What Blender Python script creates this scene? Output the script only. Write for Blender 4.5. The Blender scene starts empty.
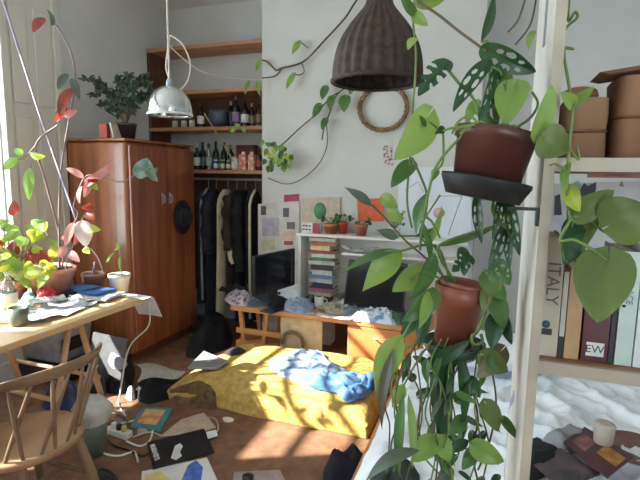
import bpy, bmesh, math, random
from math import sin, cos, pi, radians as rad
from mathutils import Vector as V, Matrix, noise
random.seed(7)
C = bpy.context.scene.collection
SC = bpy.context.scene

# ------------------------------------------------------------------ camera
FPX = 470.0
yaw, pit, rol = rad(19.5), rad(7.7), rad(0.9)
CAM = V((0, 0, 1.55))
fw = V((-sin(yaw)*cos(pit), cos(yaw)*cos(pit), -sin(pit)))
r0 = V((cos(yaw), sin(yaw), 0)); u0 = r0.cross(fw)
RT = r0*cos(rol)+u0*sin(rol); UP = u0*cos(rol)-r0*sin(rol)
cam = bpy.data.cameras.new('camera'); co = bpy.data.objects.new('camera', cam); C.objects.link(co)
m = Matrix((RT, UP, -fw)).transposed().to_4x4(); m.translation = CAM
co.matrix_world = m
cam.sensor_width = 36; cam.lens = FPX/640*36; cam.clip_start = .02
SC.camera = co
def ray(x, y): return fw+RT*((x-320)/FPX)-UP*((y-240)/FPX)
def D(x, y, d): return CAM+ray(x, y)*d
def Z(x, y, z): r = ray(x, y); return CAM+r*((z-CAM.z)/r.z)
def Y(x, y, v): r = ray(x, y); return CAM+r*(v/r.y)
def X(x, y, v): r = ray(x, y); return CAM+r*(v/r.x)

# ------------------------------------------------------------------ materials
def lin(c):
    o = []
    for v in c:
        v /= 255
        o.append(v/12.92 if v <= .04045 else ((v+.055)/1.055)**2.4)
    return (*o, 1)
MATS = {}
def mat(name, c, c2=None, rough=.6, metal=0, scale=8, stretch=(1, 1, 1), bump=0, trans=0, spec=.5, coords='Object', wave=None, detail=4, contrast=(.35, .65), bscale=None, coat=0):
    if name in MATS: return MATS[name]
    M = bpy.data.materials.new(name); M.use_nodes = True
    nt = M.node_tree; n = nt.nodes; b = n['Principled BSDF']; l = nt.links
    b.inputs['Roughness'].default_value = rough; b.inputs['Metallic'].default_value = metal
    b.inputs['Specular IOR Level'].default_value = spec; b.inputs['Coat Weight'].default_value = coat
    b.inputs['Base Color'].default_value = lin(c)
    tc = n.new('ShaderNodeTexCoord'); mp = n.new('ShaderNodeMapping'); mp.inputs['Scale'].default_value = stretch
    l.new(tc.outputs[coords], mp.inputs[0])
    src = None
    if c2 is not None:
        if wave:
            t = n.new('ShaderNodeTexWave'); t.bands_direction = wave; t.inputs['Scale'].default_value = scale
            t.inputs['Distortion'].default_value = 4; t.inputs['Detail'].default_value = 3
        else:
            t = n.new('ShaderNodeTexNoise'); t.inputs['Scale'].default_value = scale; t.inputs['Detail'].default_value = detail
        l.new(mp.outputs[0], t.inputs['Vector'])
        rp = n.new('ShaderNodeValToRGB'); e = rp.color_ramp.elements
        e[0].position, e[1].position = contrast; e[0].color = lin(c); e[1].color = lin(c2)
        l.new(t.outputs['Fac'], rp.inputs[0]); src = rp.outputs[0]
        l.new(src, b.inputs['Base Color'])
    if bump:
        t2 = n.new('ShaderNodeTexNoise'); t2.inputs['Scale'].default_value = bscale or scale*4; t2.inputs['Detail'].default_value = 5
        l.new(mp.outputs[0], t2.inputs['Vector'])
        bp = n.new('ShaderNodeBump'); bp.inputs['Strength'].default_value = bump; bp.inputs['Distance'].default_value = .01
        l.new(t2.outputs['Fac'], bp.inputs['Height']); l.new(bp.outputs[0], b.inputs['Normal'])
    if trans:
        tr = n.new('ShaderNodeBsdfTranslucent'); mx = n.new('ShaderNodeMixShader'); mx.inputs[0].default_value = trans
        if src: l.new(src, tr.inputs[0])
        else: tr.inputs[0].default_value = lin(c)
        l.new(b.outputs[0], mx.inputs[1]); l.new(tr.outputs[0], mx.inputs[2]); l.new(mx.outputs[0], n['Material Output'].inputs[0])
    MATS[name] = M; return M
def glassmat(name, tint=(235, 240, 240), mixf=.12, rough=.03):
    M = bpy.data.materials.new(name); M.use_nodes = True; nt = M.node_tree; n = nt.nodes; n.remove(n['Principled BSDF'])
    t = n.new('ShaderNodeBsdfTransparent'); t.inputs[0].default_value = lin(tint)
    g = n.new('ShaderNodeBsdfGlossy'); g.inputs['Roughness'].default_value = rough
    mx = n.new('ShaderNodeMixShader'); mx.inputs[0].default_value = mixf
    nt.links.new(t.outputs[0], mx.inputs[1]); nt.links.new(g.outputs[0], mx.inputs[2]); nt.links.new(mx.outputs[0], n['Material Output'].inputs[0])
    return M
def plain(name, c, rough=.6, **k): return mat(name, c, tuple(max(0, v*.88) for v in c), rough=rough, **k)

wall_m = mat('wall_paint', (206, 205, 201), (199, 198, 193), rough=.9, scale=2.5, bump=.05, bscale=60)
lwall_m = mat('wall_paint_left', (208, 207, 206), (200, 200, 198), rough=.9, scale=2.5, bump=.05, bscale=60)
ceil_m = mat('ceiling_paint', (225, 225, 222), (218, 218, 214), rough=.9, scale=3)
white_m = mat('white_gloss_paint', (222, 221, 216), (208, 206, 200), rough=.45, scale=5)
shutter_m = mat('cream_shutter_paint', (204, 201, 195), (190, 186, 178), rough=.5, scale=3, stretch=(1, 1, .2))
cork_m = mat('cork_floor', (136, 98, 76), (108, 76, 58), rough=.55, scale=14, bump=.05)
ward_m = mat('wardrobe_veneer', (152, 94, 60), (122, 70, 44), rough=.26, scale=5, stretch=(3, 3, .25), detail=6, coat=.3)
ward_door_m = mat('wardrobe_door_veneer', (150, 86, 54), (116, 60, 38), rough=.3, scale=5, stretch=(3, 3, .25), detail=6, coat=.2)
pine_m = mat('pine_wood', (214, 176, 132), (190, 146, 102), rough=.45, scale=6, stretch=(1, .18, 1), detail=6)
bench_m = mat('bench_beech', (212, 150, 98), (190, 124, 76), rough=.4, scale=6, stretch=(.2, 1, 1), detail=6)
shelf_m = mat('shelf_wood', (190, 140, 98), (164, 112, 74), rough=.5, scale=7, stretch=(.25, 1, 1), detail=6)
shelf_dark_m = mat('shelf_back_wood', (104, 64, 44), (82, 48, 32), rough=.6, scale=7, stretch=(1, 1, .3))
chair_m = mat('chair_elm', (166, 130, 98), (138, 102, 74), rough=.38, scale=9, stretch=(1, .3, 1), detail=6)
chair_dark_m = mat('chair_beech', (134, 112, 88), (108, 86, 66), rough=.4, scale=9, stretch=(1, 1, .3))
oak_m = mat('shelf_oak_edge', (178, 166, 150), (160, 146, 130), rough=.6, scale=8, stretch=(.3, 1, 1))
caseboard_m = mat('case_board_wood', (168, 116, 78), (140, 92, 58), rough=.5, scale=8, stretch=(.3, 1, 1))
yellow_m = mat('mustard_cover', (206, 172, 98), (180, 142, 68), rough=.85, scale=26, bump=.5, bscale=45)
brownpatch_m = mat('brown_check_cloth', (120, 96, 60), (88, 66, 46), rough=.9, scale=18, bump=.3)
sheet_m = mat('white_cotton', (240, 242, 246), (232, 235, 241), rough=.9, scale=5, bump=.35, bscale=22)
denim_m = mat('blue_denim', (110, 152, 200), (78, 118, 170), rough=.9, scale=14, bump=.4, bscale=60)
paleblue_m = mat('pale_blue_shirt', (166, 184, 210), (100, 122, 158), rough=.9, scale=11, bump=.3, bscale=50, contrast=(.45, .55))
navy_m = mat('navy_cloth', (34, 38, 54), (24, 26, 38), rough=.95, scale=8, bump=.4, bscale=40)
black_m = mat('black_cloth', (24, 23, 26), (16, 15, 18), rough=.95, scale=8, bump=.4, bscale=40)
charcoal_m = mat('charcoal_cloth', (52, 50, 54), (38, 36, 40), rough=.95, scale=8, bump=.4, bscale=40)
cream_m = mat('cream_cloth', (206, 194, 170), (184, 170, 146), rough=.95, scale=8, bump=.4, bscale=40)
lilac_m = mat('lilac_cloth', (196, 190, 206), (170, 164, 184), rough=.95, scale=8, bump=.4, bscale=40)
brownc_m = mat('dark_brown_cloth', (54, 40, 36), (40, 28, 26), rough=.95, scale=8, bump=.4, bscale=40)
greyc_m = mat('grey_cloth', (150, 150, 152), (124, 124, 128), rough=.95, scale=8, bump=.4, bscale=40)
greenc_m = mat('dark_green_cloth', (52, 62, 54), (36, 46, 40), rough=.95, scale=8, bump=.4, bscale=40)
chrome_m = mat('chrome', (225, 228, 230), (205, 208, 212), rough=.12, metal=1)
blackp_m = mat('black_plastic', (24, 24, 27), (18, 18, 20), rough=.35)
screen_m = mat('dark_screen', (20, 22, 30), (16, 17, 24), rough=.16)
silver_m = mat('silver_metal', (176, 176, 180), (160, 160, 165), rough=.5, metal=.5)
whitep_m = mat('white_plastic', (226, 226, 222), (214, 214, 210), rough=.4)
paper_m = mat('white_paper', (228, 228, 230), (206, 208, 214), rough=.9, scale=14)
print_m = mat('printed_paper', (226, 226, 226), (120, 122, 140), rough=.85, scale=30, contrast=(.5, .62))
bluepr_m = mat('blue_printed_paper', (70, 120, 190), (40, 84, 160), rough=.5, scale=10)
news_m = mat('newsprint', (196, 192, 184), (150, 148, 144), rough=.9, scale=60, stretch=(1, 3, 3), contrast=(.42, .6))
kraft_m = mat('kraft_paper', (184, 146, 108), (160, 122, 86), rough=.85, scale=12, bump=.2)
card_m = mat('brown_card', (150, 112, 84), (124, 90, 66), rough=.85, scale=6, bump=.15)
terra_m = mat('terracotta', (180, 116, 92), (158, 96, 74), rough=.8, scale=12)
terral_m = mat('pale_terracotta', (222, 166, 142), (206, 142, 118), rough=.8, scale=12)
plast_terra_m = mat('terracotta_plastic', (142, 80, 62), (124, 66, 50), rough=.4, scale=6)
maroon_m = mat('maroon_plastic', (92, 52, 46), (78, 42, 38), rough=.35, scale=6)
potbrown_m = mat('brown_glazed_pot', (150, 112, 100), (128, 90, 80), rough=.5, scale=8)
soil_m = mat('soil', (60, 44, 34), (38, 28, 22), rough=1, scale=40, bump=.6)
greenp_m = mat('dark_green_glaze', (38, 62, 54), (26, 46, 40), rough=.25, scale=6)
wicker_m = mat('dark_wicker', (74, 56, 47), (48, 36, 31), rough=.7, scale=40)
cane_m = mat('cane_ring', (150, 120, 86), (112, 86, 58), rough=.7, scale=30)
leafd_m = mat('dark_green_leaf', (50, 86, 48), (34, 64, 36), rough=.4, scale=9, trans=.25)
leafm_m = mat('mid_green_leaf', (92, 128, 66), (70, 104, 52), rough=.4, scale=9, trans=.35)
leafb_m = mat('bright_green_leaf', (150, 176, 92), (122, 154, 70), rough=.4, scale=7, trans=.4)
leafy_m = mat('yellow_green_leaf', (196, 206, 84), (164, 184, 60), rough=.45, scale=7, trans=.45)
leafo_m = mat('olive_green_leaf', (108, 124, 60), (88, 104, 50), rough=.42, scale=7, trans=.3)
leafr_m = mat('red_begonia_leaf', (164, 76, 58), (124, 52, 44), rough=.4, scale=12, trans=.35)
leafpk_m = mat('pink_begonia_leaf', (214, 156, 150), (184, 108, 102), rough=.4, scale=14, trans=.3)
leafg_m = mat('silver_begonia_leaf', (150, 176, 170), (96, 126, 112), rough=.4, scale=16, trans=.25)
leafsh_m = mat('grey_green_leaf', (96, 110, 92), (72, 86, 70), rough=.5, scale=9, trans=.2)
stem_m = mat('green_stem', (110, 132, 66), (86, 104, 52), rough=.6)
stembr_m = mat('brown_stem', (104, 86, 62), (80, 62, 46), rough=.7)
stemp_m = mat('mauve_stem', (150, 128, 130), (112, 92, 98), rough=.6)
cord_m = mat('white_cord', (216, 208, 194), (204, 194, 178), rough=.6)
glass_m = glassmat('window_glass'); bott_glass = glassmat('clear_bottle_glass', (214, 226, 222), .25)
COL = {}
def cm(c, rough=.5):
    k = 'shade_%02x%02x%02x' % c
    return plain(k, c, rough, scale=18)

# ------------------------------------------------------------------ mesh builder
LOC = {}
class MB:
    def __init__(s): s.v = []; s.f = []; s.mi = []; s.sm = []; s.mats = []; s.cur = 0
    def mat(s, m):
        if m not in s.mats: s.mats.append(m)
        s.cur = s.mats.index(m); return s
    def add(s, vs, fs, smooth=False):
        b = len(s.v); s.v += [V(p) for p in vs]
        for f in fs: s.f.append([b+i for i in f]); s.mi.append(s.cur); s.sm.append(smooth)
        return s
    def box(s, c, d, rz=0, R=None, taper=1):
        c = V(c); R = R or Matrix.Rotation(rz, 3, 'Z'); h = V(d)/2; vs = []
        for z in (-1, 1):
            k = taper if z < 0 else 1
            for x, y in ((-1, -1), (1, -1), (1, 1), (-1, 1)): vs.append(c+R@V((x*h.x*k, y*h.y*k, z*h.z)))
        return s.add(vs, [(3, 2, 1, 0), (4, 5, 6, 7), (0, 1, 5, 4), (1, 2, 6, 5), (2, 3, 7, 6), (3, 0, 4, 7)])
    def b2(s, lo, hi):
        lo, hi = V(lo), V(hi); return s.box((lo+hi)/2, hi-lo)
    def tube(s, pts, r, n=8, cap=True):
        pts = [V(p) for p in pts]; m = len(pts); rs = r if isinstance(r, (list, tuple)) else [r]*m
        up = V((0, 0, 1)); vs = []; prev = None
        for i, p in enumerate(pts):
            t = (pts[min(i+1, m-1)]-pts[max(i-1, 0)])
            t = t.normalized() if t.length > 1e-9 else V((0, 0, 1))
            if prev is None:
                a = t.cross(up); a = a if a.length > .1 else t.cross(V((1, 0, 0)))
            else: a = prev-t*prev.dot(t)
            a.normalize(); prev = a; b = t.cross(a)
            for k in range(n): vs.append(p+(a*cos(2*pi*k/n)+b*sin(2*pi*k/n))*rs[i])
        fs = [(i*n+k, i*n+(k+1) % n, (i+1)*n+(k+1) % n, (i+1)*n+k) for i in range(m-1) for k in range(n)]
        s.add(vs, fs, True)
        if cap: s.add(vs[:n], [tuple(range(n))[::-1]]); s.add(vs[-n:], [tuple(range(n))])
        return s
    def lathe(s, prof, c=(0, 0, 0), n=24, R=None, sx=1, sy=1, smooth=True, fn=None):
        c = V(c); R = R or Matrix.Identity(3); vs = []
        for r, z in prof:
            for k in range(n):
                a = 2*pi*k/n; rr = r*(fn(a, z) if fn else 1)
                vs.append(c+R@V((rr*cos(a)*sx, rr*sin(a)*sy, z)))
        m = len(prof)
        fs = [(i*n+k, i*n+(k+1) % n, (i+1)*n+(k+1) % n, (i+1)*n+k) for i in range(m-1) for k in range(n)]
        return s.add(vs, fs, smooth)
    def grid(s, fn, nu, nv, smooth=True, skip=None):
        vs = [fn(i/nu, j/nv) for i in range(nu+1) for j in range(nv+1)]
        fs = [(i*(nv+1)+j, (i+1)*(nv+1)+j, (i+1)*(nv+1)+j+1, i*(nv+1)+j+1) for i in range(nu) for j in range(nv) if not (skip and skip((i+.5)/nu, (j+.5)/nv))]
        return s.add(vs, fs, smooth)
    def prism(s, pts, n):   # extrude polygon (world pts) along vector n
        k = len(pts); n = V(n); vs = [V(p) for p in pts]+[V(p)+n for p in pts]
        return s.add(vs, [tuple(range(k))[::-1], tuple(range(k, 2*k))]+[(i, (i+1) % k, (i+1) % k+k, i+k) for i in range(k)])
    def heap(s, outline, zf, h, seed=0, rings=9, fold=.5, fs=9, sub=4, flat=3, smooth=True):
        o = [V((p[0], p[1])) for p in outline]; pts = crp([V((p.x, p.y, 0)) for p in o], sub, True)
        c = sum(pts, V((0, 0, 0)))/len(pts); k = len(pts); vs = []
        def z0(p): return zf(p.x, p.y) if callable(zf) else zf
        for j in range(rings+1):
            t = j/rings
            for p in pts:
                q = c+(p-c)*t; q = q.copy()
                nz = noise.noise(V((q.x*fs+seed*3.1, q.y*fs*1.3+seed, seed)))
                rg = 1-abs(noise.noise(V((q.x*fs*.9+seed, q.y*fs*.9-seed, seed*2.2))))*2
                zz = h*(1-t**flat)*(1-fold+fold*(.5+.5*nz+.35*rg)); 
                wob = 1+.03*noise.noise(V((q.x*20, q.y*20, seed)))*t
                q = c+(q-c)*wob
                vs.append(V((q.x, q.y, z0(q)+max(.002, zz) if t < 1 else z0(q)+.001)))
        f = [(j*k+i, j*k+(i+1) % k, (j+1)*k+(i+1) % k, (j+1)*k+i) for j in range(rings) for i in range(k)]
        s.add(vs, f, smooth)
        return s.add(vs[-k:], [tuple(range(k))[::-1]])
    def paper(s, c, w, l, rz=0, curl=.01, seed=0, th=.0015, R=None, n=8):
        c = V(c); R = R or Matrix.Rotation(rz, 3, 'Z')
        def h(u, v): return curl*(abs(2*u-1)**2*.6+.8*(.5+.5*noise.noise(V((u*2.3+seed, v*2.3, seed*1.7)))))
        f = lambda u, v: c+R@V(((u-.5)*w, (v-.5)*l, h(u, v)+th)); g = lambda u, v: c+R@V(((u-.5)*w, (.5-v)*l, h(u, 1-v)))
        s.grid(f, n, n); s.grid(g, n, n)
        for e in range(4):
            q = (lambda t: (t, 0), lambda t: (1, t), lambda t: (1-t, 1), lambda t: (0, 1-t))[e]
            s.grid(lambda u, v, q=q: c+R@V(((q(u)[0]-.5)*w, (q(u)[1]-.5)*l, h(*q(u))+th*v)), n, 1)
        return s
    def leaf(s, p0, p1, w, kind='heart', roll=0, curl=.1, fold=.18, seed=None, ref=None):
        p0, p1 = V(p0), V(p1); a = p1-p0; L = a.length; a = a/L
        tc = (ref or (CAM-p0)).normalized(); n = tc-a*tc.dot(a)
        n = n.normalized() if n.length > .05 else a.orthogonal().normalized()
        n = Matrix.Rotation(rad(roll), 3, a)@n; sd = a.cross(n); sd0 = seed if seed is not None else p0.x*37+p0.z*91
        hol = kind in ('mon', 'split')
        nu, nv = (44, 28) if hol else (12, 8)
        def wt(t):
            if kind == 'heart': return max(0, sin(pi*min(1, t**.62)))**.75 if t > 0 else 0
            if kind == 'lance': return sin(pi*t**.8)**1.1 if 0 < t < 1 else 0
            if kind in ('mon', 'split'): return sin(pi*t**.68)**.7 if 0 < t < 1 else 0
            return sin(pi*t**.8)**.7 if 0 < t < 1 else 0
        lobe = .16 if kind == 'heart' else (.08 if hol else 0)
        def fn(u, v):
            x = 2*v-1; ww = wt(u)*w/2
            if kind == 'heart' and u == 0: ww = .02*w
            q = p0+a*(u*L-lobe*L*abs(x)**1.3*(1-u)**2.2*1.6)+sd*(x*ww)
            q += n*(fold*abs(x)*ww+4*curl*L*u*(1-u)+.05*w*noise.noise(V((u*3+sd0, x*2, sd0)))*(abs(x)))
            return q
        sk = None
        if hol:
            hs = [(.26, .42, .06, .2), (.46, .52, .09, .26), (.68, .42, .05, .2)]
            if kind == 'split': hs = [(a_, .8, b_*.7, .5) for a_, _, b_, _ in hs]
            def sk(u, v):
                x = 2*v-1
                return any(((u-.12*abs(x)*(1)+.04-hu)/ru)**2+((abs(x)-hv)/rv)**2 < 1 for hu, hv, ru, rv in hs)
        return s.grid(fn, nu, nv, True, sk)
    def build(s, name, m=None, parent=None, label=None, cat=None, group=None, kind=None, bevel=0, seg=2, sub=0, auto=False):
        if m is not None and not s.mats: s.mats = [m]
        if parent is not None: o0 = LOC[parent.name]
        else:
            xs = [p.x for p in s.v]; ys = [p.y for p in s.v]; o0 = V(((min(xs)+max(xs))/2, (min(ys)+max(ys))/2, min(p.z for p in s.v)))
        me = bpy.data.meshes.new(name); me.from_pydata([p-o0 for p in s.v], [], s.f)
        for k in s.mats: me.materials.append(k)
        me.polygons.foreach_set('material_index', s.mi); me.polygons.foreach_set('use_smooth', s.sm)
        me.validate(); me.update()
        o = bpy.data.objects.new(name, me); C.objects.link(o)
        if parent is not None: o.parent = parent
        else: o.location = o0
        LOC[o.name] = o0
        if bevel:
            b = o.modifiers.new('bevel', 'BEVEL'); b.width = bevel; b.segments = seg; b.limit_method = 'ANGLE'; b.angle_limit = rad(50)
        if sub:
            b = o.modifiers.new('sub', 'SUBSURF'); b.levels = sub; b.render_levels = sub
        tag(o, label, cat, group, kind); return o
def tag(o, label=None, cat=None, group=None, kind=None):
    if label: o['label'] = label
    if cat: o['category'] = cat
    if group: o['group'] = group
    if kind: o['kind'] = kind
    return o
def thing(name, label, cat, loc, group=None):
    o = bpy.data.objects.new(name, None); o.empty_display_size = .05; C.objects.link(o); o.location = V(loc); LOC[o.name] = V(loc)
    return tag(o, label, cat, group)
def dup(root, loc, rz=0, label=None):
    r = root.copy(); C.objects.link(r); r.location = V(loc); r.rotation_euler = (0, 0, rz)
    if label: r['label'] = label
    LOC[r.name] = V(loc)
    for ch in list(root.children):
        c = ch.copy(); C.objects.link(c); c.parent = r
        for g in list(ch.children):
            d = g.copy(); C.objects.link(d); d.parent = c
    return r
def crp(p, sub=6, closed=False):
    p = [V(q) for q in p]; out = []; n = len(p)
    for i in range(n if closed else n-1):
        if closed: a, b, c, d = p[i-1], p[i], p[(i+1) % n], p[(i+2) % n]
        else: a, b, c, d = p[max(i-1, 0)], p[i], p[i+1], p[min(i+2, n-1)]
        for k in range(sub):
            t = k/sub
            out.append(.5*((2*b)+(c-a)*t+(2*a-5*b+4*c-d)*t*t+(3*b-a-3*c+d)*t**3))
    if not closed: out.append(p[-1])
    return out
def vpts(l, sub=6): return crp([D(*q) for q in l], sub)
def one(name, mb, m, label, cat, group=None, **k): return mb.build(name, m, None, label, cat, group, **k)
def text(s, size, M, m, parent, ext=.0004, name='lettering', wide=1):
    cu = bpy.data.curves.new(name, 'FONT'); cu.body = s; cu.size = size; cu.extrude = ext; cu.align_x = 'CENTER'; cu.align_y = 'CENTER'
    t = bpy.data.objects.new(name, cu); C.objects.link(t)
    bpy.context.view_layer.update()
    me = bpy.data.meshes.new_from_object(t.evaluated_get(bpy.context.evaluated_depsgraph_get()))
    bpy.data.objects.remove(t); me.name = name
    o0 = LOC[parent.name]
    for v in me.vertices: v.co = (M@V((v.co.x*wide, v.co.y, v.co.z)))-o0
    me.materials.clear(); me.materials.append(m)
    o = bpy.data.objects.new(name, me); C.objects.link(o); o.parent = parent; LOC[o.name] = o0
    return o
def fr(c, xa, ya):   # matrix with given local x / y axes at c
    xa = V(xa).normalized(); ya = V(ya).normalized(); za = xa.cross(ya)
    M = Matrix((xa, ya, za)).transposed().to_4x4(); M.translation = V(c); return M

# ------------------------------------------------------------------ setting
WX, CY, AY, CX0, CX1, RX, H = -3.3, 4.0, 4.36, -2.0, -.09, 1.9, 3.25
WT_ = .34
def struct(name, mb, m): return mb.build(name, m, kind='structure')
struct('floor', MB().b2((WX-WT_, -1.4, -.1), (RX+.1, AY+.1, 0)), cork_m)
struct('ceiling', MB().b2((WX-WT_, -1.4, H), (RX+.1, AY+.1, H+.1)), ceil_m)
WY0, WY1, WZ0, WZ1 = .9, 2.45, .78, 2.98
VY0, VY1 = -1.2, .4
lw = MB()
lw.b2((WX-WT_, -1.3, 0), (WX, VY0, H)); lw.b2((WX-WT_, VY1, 0), (WX, WY0, H)); lw.b2((WX-WT_, WY1, 0), (WX, AY, H))
for ya, yb in ((VY0, VY1), (WY0, WY1)):
    lw.b2((WX-WT_, ya, 0), (WX, yb, WZ0)); lw.b2((WX-WT_, ya, WZ1), (WX, yb, H))
fw_ = MB(); QX0, QX1 = .6, 1.5
fw_.b2((WX, -1.4, 0), (QX0, -1.3, H)); fw_.b2((QX1, -1.4, 0), (RX, -1.3, H)); fw_.b2((QX0, -1.4, 0), (QX1, -1.3, WZ0)); fw_.b2((QX0, -1.4, WZ1), (QX1, -1.3, H))
struct('wall_front', fw_, wall_m)
struct('wall_left', lw, lwall_m)
struct('wall_alcove', MB().b2((WX, AY, 0), (RX, AY+.1, H)), lwall_m)
struct('wall_back', MB().b2((CX0, CY, 0), (CX1, AY, H)), wall_m)
struct('wall_right', MB().b2((RX, -1.3, 0), (RX+.1, AY, H)), wall_m)
def window(nm, ya, yb):
    win = thing(nm, None, None, (WX-.25, (ya+yb)/2, WZ0)); win['kind'] = 'structure'
    xc = WX-.27; fm = MB()
    for y in (ya+.025, yb-.025): fm.b2((xc-.03, y-.025, WZ0), (xc+.03, y+.025, WZ1))
    for z in (WZ0+.03, WZ1-.03, 1.84): fm.b2((xc-.03, ya, z-.025), (xc+.03, yb, z+.025))
    fm.b2((xc-.015, (ya+yb)/2-.015, WZ0), (xc+.015, (ya+yb)/2+.015, WZ1))
    for z in (1.3, 2.1, 2.36, 2.64): fm.b2((xc-.02, ya, z-.02), (xc+.02, yb, z+.02))
    fm.build('window_frame', white_m, win, bevel=.004)
    MB().b2((xc-.002, ya, WZ0), (xc+.002, yb, WZ1)).build('window_pane', glass_m, win)
    MB().b2((xc+.03, ya-.0, WZ0-.03), (WX+.04, yb+.0, WZ0)).build('window_sill', white_m, win, bevel=.006)
    pl_ = bpy.data.lights.new('daylight_portal', 'AREA'); pl_.shape = 'RECTANGLE'; pl_.size = WZ1-WZ0; pl_.size_y = yb-ya; pl_.cycles.is_portal = True
    po = bpy.data.objects.new('daylight_portal', pl_); C.objects.link(po); po.location = (xc-.06, (ya+yb)/2, (WZ0+WZ1)/2); po.rotation_euler = (0, -pi/2, 0)
def added_front_window():  # unseen window added behind the camera to fill the room with light
    win = thing('added_window_3', None, None, ((QX0+QX1)/2, -1.37, WZ0)); win['kind'] = 'structure'
    yc = -1.36; fm = MB()
    for x in (QX0+.025, (QX0+QX1)/2, QX1-.025): fm.b2((x-.025, yc-.03, WZ0), (x+.025, yc+.03, WZ1))
    for z in (WZ0+.03, WZ1-.03, 1.84): fm.b2((QX0, yc-.03, z-.025), (QX1, yc+.03, z+.025))
    fm.build('window_frame', white_m, win, bevel=.004)
    MB().b2((QX0, yc-.002, WZ0), (QX1, yc+.002, WZ1)).build('window_pane', glass_m, win)
    pl_ = bpy.data.lights.new('daylight_portal', 'AREA'); pl_.shape = 'RECTANGLE'; pl_.size = QX1-QX0; pl_.size_y = WZ1-WZ0; pl_.cycles.is_portal = True
    po = bpy.data.objects.new('daylight_portal', pl_); C.objects.link(po); po.location = ((QX0+QX1)/2, yc-.05, (WZ0+WZ1)/2); po.rotation_euler = (pi/2, 0, 0)
added_front_window()
window('window_1', WY0, WY1); window('added_window_2', VY0, VY1)  # the second one is added out of view for more daylight
sh = MB()   # panelled shutter case beside the window
y0, y1 = WY1+.05, 2.93
sh.b2((WX, y0, .05), (WX+.03, y1, 2.85))
for a, b in ((y0+.05, (y0+y1)/2-.03), ((y0+y1)/2+.03, y1-.04)):
    for z0, z1 in ((.2, 1.0), (1.12, 1.95), (2.05, 2.75)):
        sh.b2((WX+.03, a, z0), (WX+.042, b, z1))
for y in (y0-.01, y1): sh.b2((WX, y-.03, .05), (WX+.06, y+.03, 2.9))
so = struct('trim_1', sh, shutter_m)
b = so.modifiers.new('bevel', 'BEVEL'); b.width = .006; b.segments = 2
struct('baseboard_back', MB().b2((CX0, CY-.02, 0), (CX1, CY, .14)), white_m)
struct('baseboard_left', MB().b2((WX, -1.3, 0), (WX+.02, y0-.05, .14)), white_m)

# ------------------------------------------------------------------ wardrobe
WA, WB, WY_0, WY_1, WT = WX+.03, -2.64, 2.97, 3.86, 1.8
w = thing('wardrobe', 'reddish brown wooden wardrobe with rounded corners against the left wall', 'wardrobe', ((WA+WB)/2, 3.4, 0))
MB().b2((WA, WY_0, .06), (WB-.02, WY_1, WT)).build('body', ward_m, w, bevel=.03, seg=4)
MB().b2((WA+.02, WY_0+.02, 0), (WB-.05, WY_1-.02, .06)).build('plinth', shelf_dark_m, w)
MB().b2((WA-.0, WY_0-.012, WT), (WB-.01, WY_1+.01, WT+.022)).build('top_board', ward_m, w, bevel=.008)
ym = (WY_0+WY_1)/2
for a, b, hy in ((WY_0+.025, ym-.003, ym-.05), (ym+.003, WY_1-.025, ym+.05)):
    d = MB().b2((WB-.02, a, .1), (WB+.004, b, WT-.03)).build('door', ward_door_m, w, bevel=.006)
    hz = X(172, 198, WB).z
    MB().b2((WB+.004, hy-.012, hz-.05), (WB+.008, hy+.012, hz+.05)).tube(crp([(WB+.008, hy, hz+.03), (WB+.028, hy, hz+.025), (WB+.03, hy, hz-.025), (WB+.008, hy, hz-.03)], 4), .006, 8).build('handle', silver_m, d)
hp = X(183, 217, WB+.02)
h = thing('hat', 'round black brimmed hat hung on the front of the wardrobe', 'hat', (hp.x, hp.y, hp.z-.14))
RY = Matrix.Rotation(pi/2, 3, 'Y')
MB().lathe([(.0, .0), (.07, .0), (.15, .004), (.155, .01), (.1, .012), (.08, .02), (.075, .06), (.06, .08), (0, .085)], (WB+.012, hp.y, hp.z), 28, RY, sx=1.0, sy=.85).build('crown_and_brim', black_m, h)
MB().lathe([(.083, .018), (.083, .034), (.078, .036)], (WB+.012, hp.y, hp.z), 28, RY, sx=1, sy=.85).build('hatband', charcoal_m, h)

# things on the wardrobe
zt = WT+.022
def potshape(r, h, wall=.006, rim=.012, foot=.8):
    return [(0, 0), (r*foot, 0), (r*(foot+(1-foot)*.85), h-rim*2), (r*1.0, h-rim*2), (r*1.03, h), (r*1.03-wall*1.5, h), (r*.9, h-.02), (0, h-.02)]
def pot(name, label, c, r, h, m, group=None, R=None, foot=.8, cat='pot', soil=True, sx=1, sy=1, parent=None, rim=.012):
    t = parent or thing(name, label, cat, c, group)
    MB().lathe(potshape(r, h, rim=rim, foot=foot), c, 28, R, sx=sx, sy=sy).build('pot', m, t)
    if soil: MB().lathe([(0, h-.012), (r*.93, h-.014), (r*.93, h-.019)], c, 20, R, sx=sx, sy=sy).build('soil', soil_m, t)
    return t
p = Y(126, 137, 3.15); p.z = zt
t = thing('potted_plant', 'bushy trailing grey-green plant in a dark pot on top of the wardrobe', 'plant', p)
pot('', '', p, .085, .13, cm((58, 46, 44)), parent=t)
st = MB(); fo = MB()
rr = random.Random(3); top = p+V((0, 0, .1))
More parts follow.
